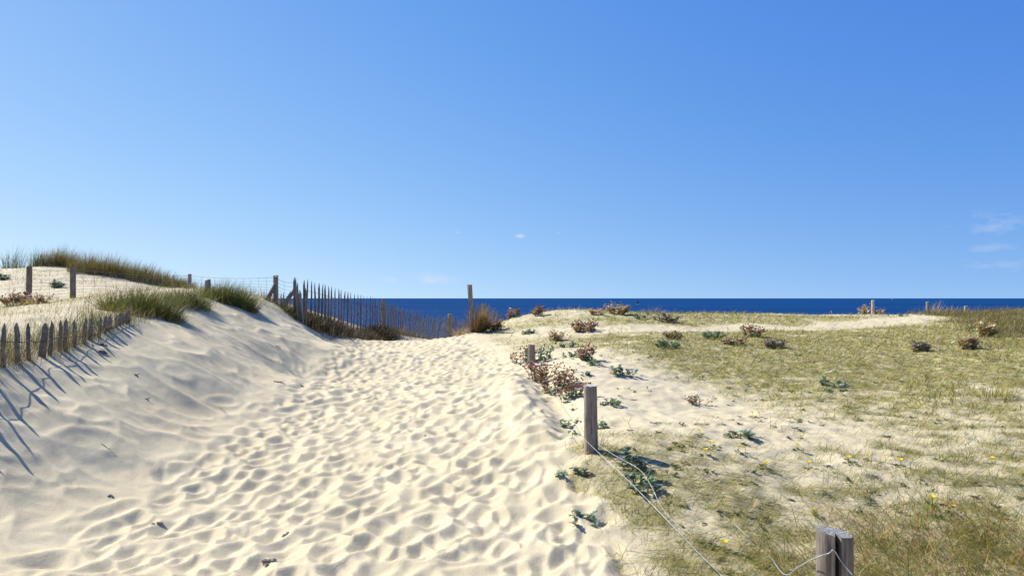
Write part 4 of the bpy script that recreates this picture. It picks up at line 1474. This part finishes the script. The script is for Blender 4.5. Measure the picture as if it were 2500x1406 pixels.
# net
net = MB()
for (b0, hh0, _), (b1, hh1, _) in zip(posts[:-1], posts[1:]):
    L = (b1 - b0).length
    nseg = max(6, int(L / .9))
    ncol = max(2, int(L / .32))

    def netp(t, f):
        p = b0.lerp(b1, t)
        zt = (b0.z + hh0 * .93) * (1 - t) + (b1.z + hh1 * .93) * t - .05 * math.sin(math.pi * t)
        zb = min(Hs(p.x, p.y), zt - .1)
        return Vector((p.x, p.y - .06, zb + (zt - zb) * f)) - root.location
    for f in (1.0, .86, .73, .61, .5, .39, .28, .18, .08):
        net.tube([netp(k / nseg, f) for k in range(nseg + 1)], .0028 if f < 1 else .0042, 3, cap=False)
    for k in range(1, ncol):
        net.tube([netp(k / ncol, 0), netp(k / ncol, 1)], .0026, 3, cap=False)
net.build("wire_net", M["netwire"], root)
tag(root, "wire net fence on round posts along the foot of the left dune, with slanting braces", "fence")
b = Vector(gp(507, 0, 14.75))
round_post("broken_post", b, EYE - (683 - HOR) / F * 14.75 - b.z, .055, 71, M["palepost"], label="broken pale grey post sunk in the big green grass clump", slant=(.3, .2))


# ------------------------------------------------------------------ litter on the sand
def twig(label, a, b, r=.004, group=None):
    A, B = G(*a), G(*b)
    mid = (A + B) / 2 + Vector((0, 0, .012))
    mb = MB()
    A.z += r * .3
    B.z += r * .3
    mid.z = max(mid.z, Hs(mid.x, mid.y) + r * .6)
    mb.tube([Vector((0, 0, 0)), mid - A, B - A], [r, r * .9, r * .5], 5)
    mb.tube([(mid - A), (mid - A) + (B - A) * .25 + Vector((.02, .02, .02))], [r * .7, r * .3], 4)
    tag(mb.build("twig", M["twig"], loc=A), label, "twig", group)


twig("dark twig lying where bank and path meet", (668, 932), (697, 938), .008)
twig("thin straight twig on the smooth bank below the fence shadows", (248, 1085), (282, 1118), .003)
twig("short twig on the bank near the crest line", (672, 845), (685, 851), .006)
twig("thin standing stem at the foot of the bank", (537, 995), (556, 1013), .003)
twig("dark twig on the bank right of the fence shadows", (328, 915), (338, 922), .007)
twig("small twig on the bank beside the bright ripple", (355, 975), (364, 979), .006)


def lump(name, label, px, py, size, mat, seed, cat):
    g = G(px, py)
    rnd = random.Random(seed)
    mb = MB()
    for k in range(4):
        c = Vector((rnd.uniform(-1, 1) * size * .8, rnd.uniform(-1, 1) * size * .6, size * .12))
        c.z += Hs(g.x + c.x, g.y + c.y) - g.z
        vs, fs = [], []
        for j in range(5):
            th = math.pi * (j + .5) / 5
            for q in range(7):
                ph = 2 * math.pi * q / 7 + j
                rr = size * rnd.uniform(.28, .5) * (1 if k else 1.3)
                vs.append(c + Vector((rr * math.sin(th) * math.cos(ph), rr * math.sin(th) * math.sin(ph), .6 * rr * math.cos(th))))
        for j in range(4):
            for q in range(7):
                fs.append((j * 7 + q, (j + 1) * 7 + q, (j + 1) * 7 + (q + 1) % 7, j * 7 + (q + 1) % 7))
        fs += [tuple(range(7)), tuple(28 + q for q in range(7))[::-1]]
        mb.add(vs, fs)
    tag(mb.build(name, M[mat], loc=g, smooth=False), label, cat)


lump("shade_lump", "dark lump standing for hollow shade at the bottom edge of the path", 655, 1378, .042, "hollow_shade", 1, "painted shade")  # dark lumps added to paint the shade of footprint hollows
lump("shade_lump", "dark lumps standing for shade in a footprint at lower left", 382, 1280, .034, "hollow_shade", 2, "painted shade")
lump("shade_lump", "dark lump standing for shade in the footprint furthest lower left", 272, 1212, .026, "hollow_shade", 3, "painted shade")
lump("shade_lump", "grey lump standing for shade in a footprint near the bottom", 700, 1305, .03, "hollow_shade", 4, "painted shade")
lump("plant_litter", "black scrap of dead plant under the fence shadows", 248, 862, .05, "twig", 5, "litter")
lump("plant_litter", "dark tangle hanging below the buried end of the pickets", 252, 845, .05, "twig", 8, "litter")
lump("plant_litter", "small dark scrap on the path near the bank foot", 735, 943, .025, "twig", 6, "litter")
lump("plant_litter", "tiny brown scrap alone in the middle of the path", 1038, 1063, .014, "twig", 7, "litter")
g = G(2027, 912)
fb = MB()
fb.add([(-.07, -.01, .012), (0, -.018, .03), (.05, 0, .05), (0, .016, .03)], [(0, 1, 2, 3)])
fb.tube([(-.1, 0, .008), (0, 0, .028), (.06, 0, .055)], .002, 4)
tag(fb.build("feather", M["white"], loc=g), "small white feather lying in the turf", "feather")


# ------------------------------------------------------------------ boats
def sailboat(label, px, d, length, mast, sailmat, rz):
    x = (px - CX) / F * d
    root = empty("sailboat", (x, d, SEA_Z), rz)
    hb = MB()
    st = [(-.5, .30, .55), (-.3, .42, .5), (0, .48, .48), (.3, .34, .55), (.5, .02, .7)]
    vs = []
    for t, w, top in st:
        vs += [(t * length, -w * length * .35, top * length * .22), (t * length, w * length * .35, top * length * .22), (t * length, w * length * .18, -.12 * length * .4), (t * length, -w * length * .18, -.12 * length * .4)]
    fs = [(0, 3, 2, 1), (16, 17, 18, 19)]
    for i in range(4):
        for k in range(4):
            k2 = (k + 1) % 4
            fs.append((i * 4 + k, i * 4 + k2, (i + 1) * 4 + k2, (i + 1) * 4 + k))
    hb.add(vs, fs)
    hb.build("hull", M["white"], root)
    ms = MB()
    ms.tube([(.08 * length, 0, 0), (.08 * length, 0, mast)], .012 * length, 6)
    ms.build("mast", M["post"], root)
    for nme, pts in (("mainsail", [(.06, .16), (-.45, .18), (.05, .98)]), ("jib", [(.1, .9), (.5, .16), (.14, .17)])):
        s = MB()
        v = [(a * length, sg * .012 * length + (.08 * length if i == 1 else 0), b * mast) for sg in (-1, 1) for i, (a, b) in enumerate(pts)]
        s.add(v, [(0, 1, 2), (5, 4, 3), (0, 3, 4, 1), (1, 4, 5, 2), (2, 5, 3, 0)])
        s.build(nme, M[sailmat], root)
    tag(root, label, "boat")


sailboat("small sailboat with dark sails and white hull on the sea", 1557, 1230, 4.6, 7.2, "sail", .5)
sailboat("tiny white sailboat on the horizon", 2178, 6000, 9, 11, "white", .3)
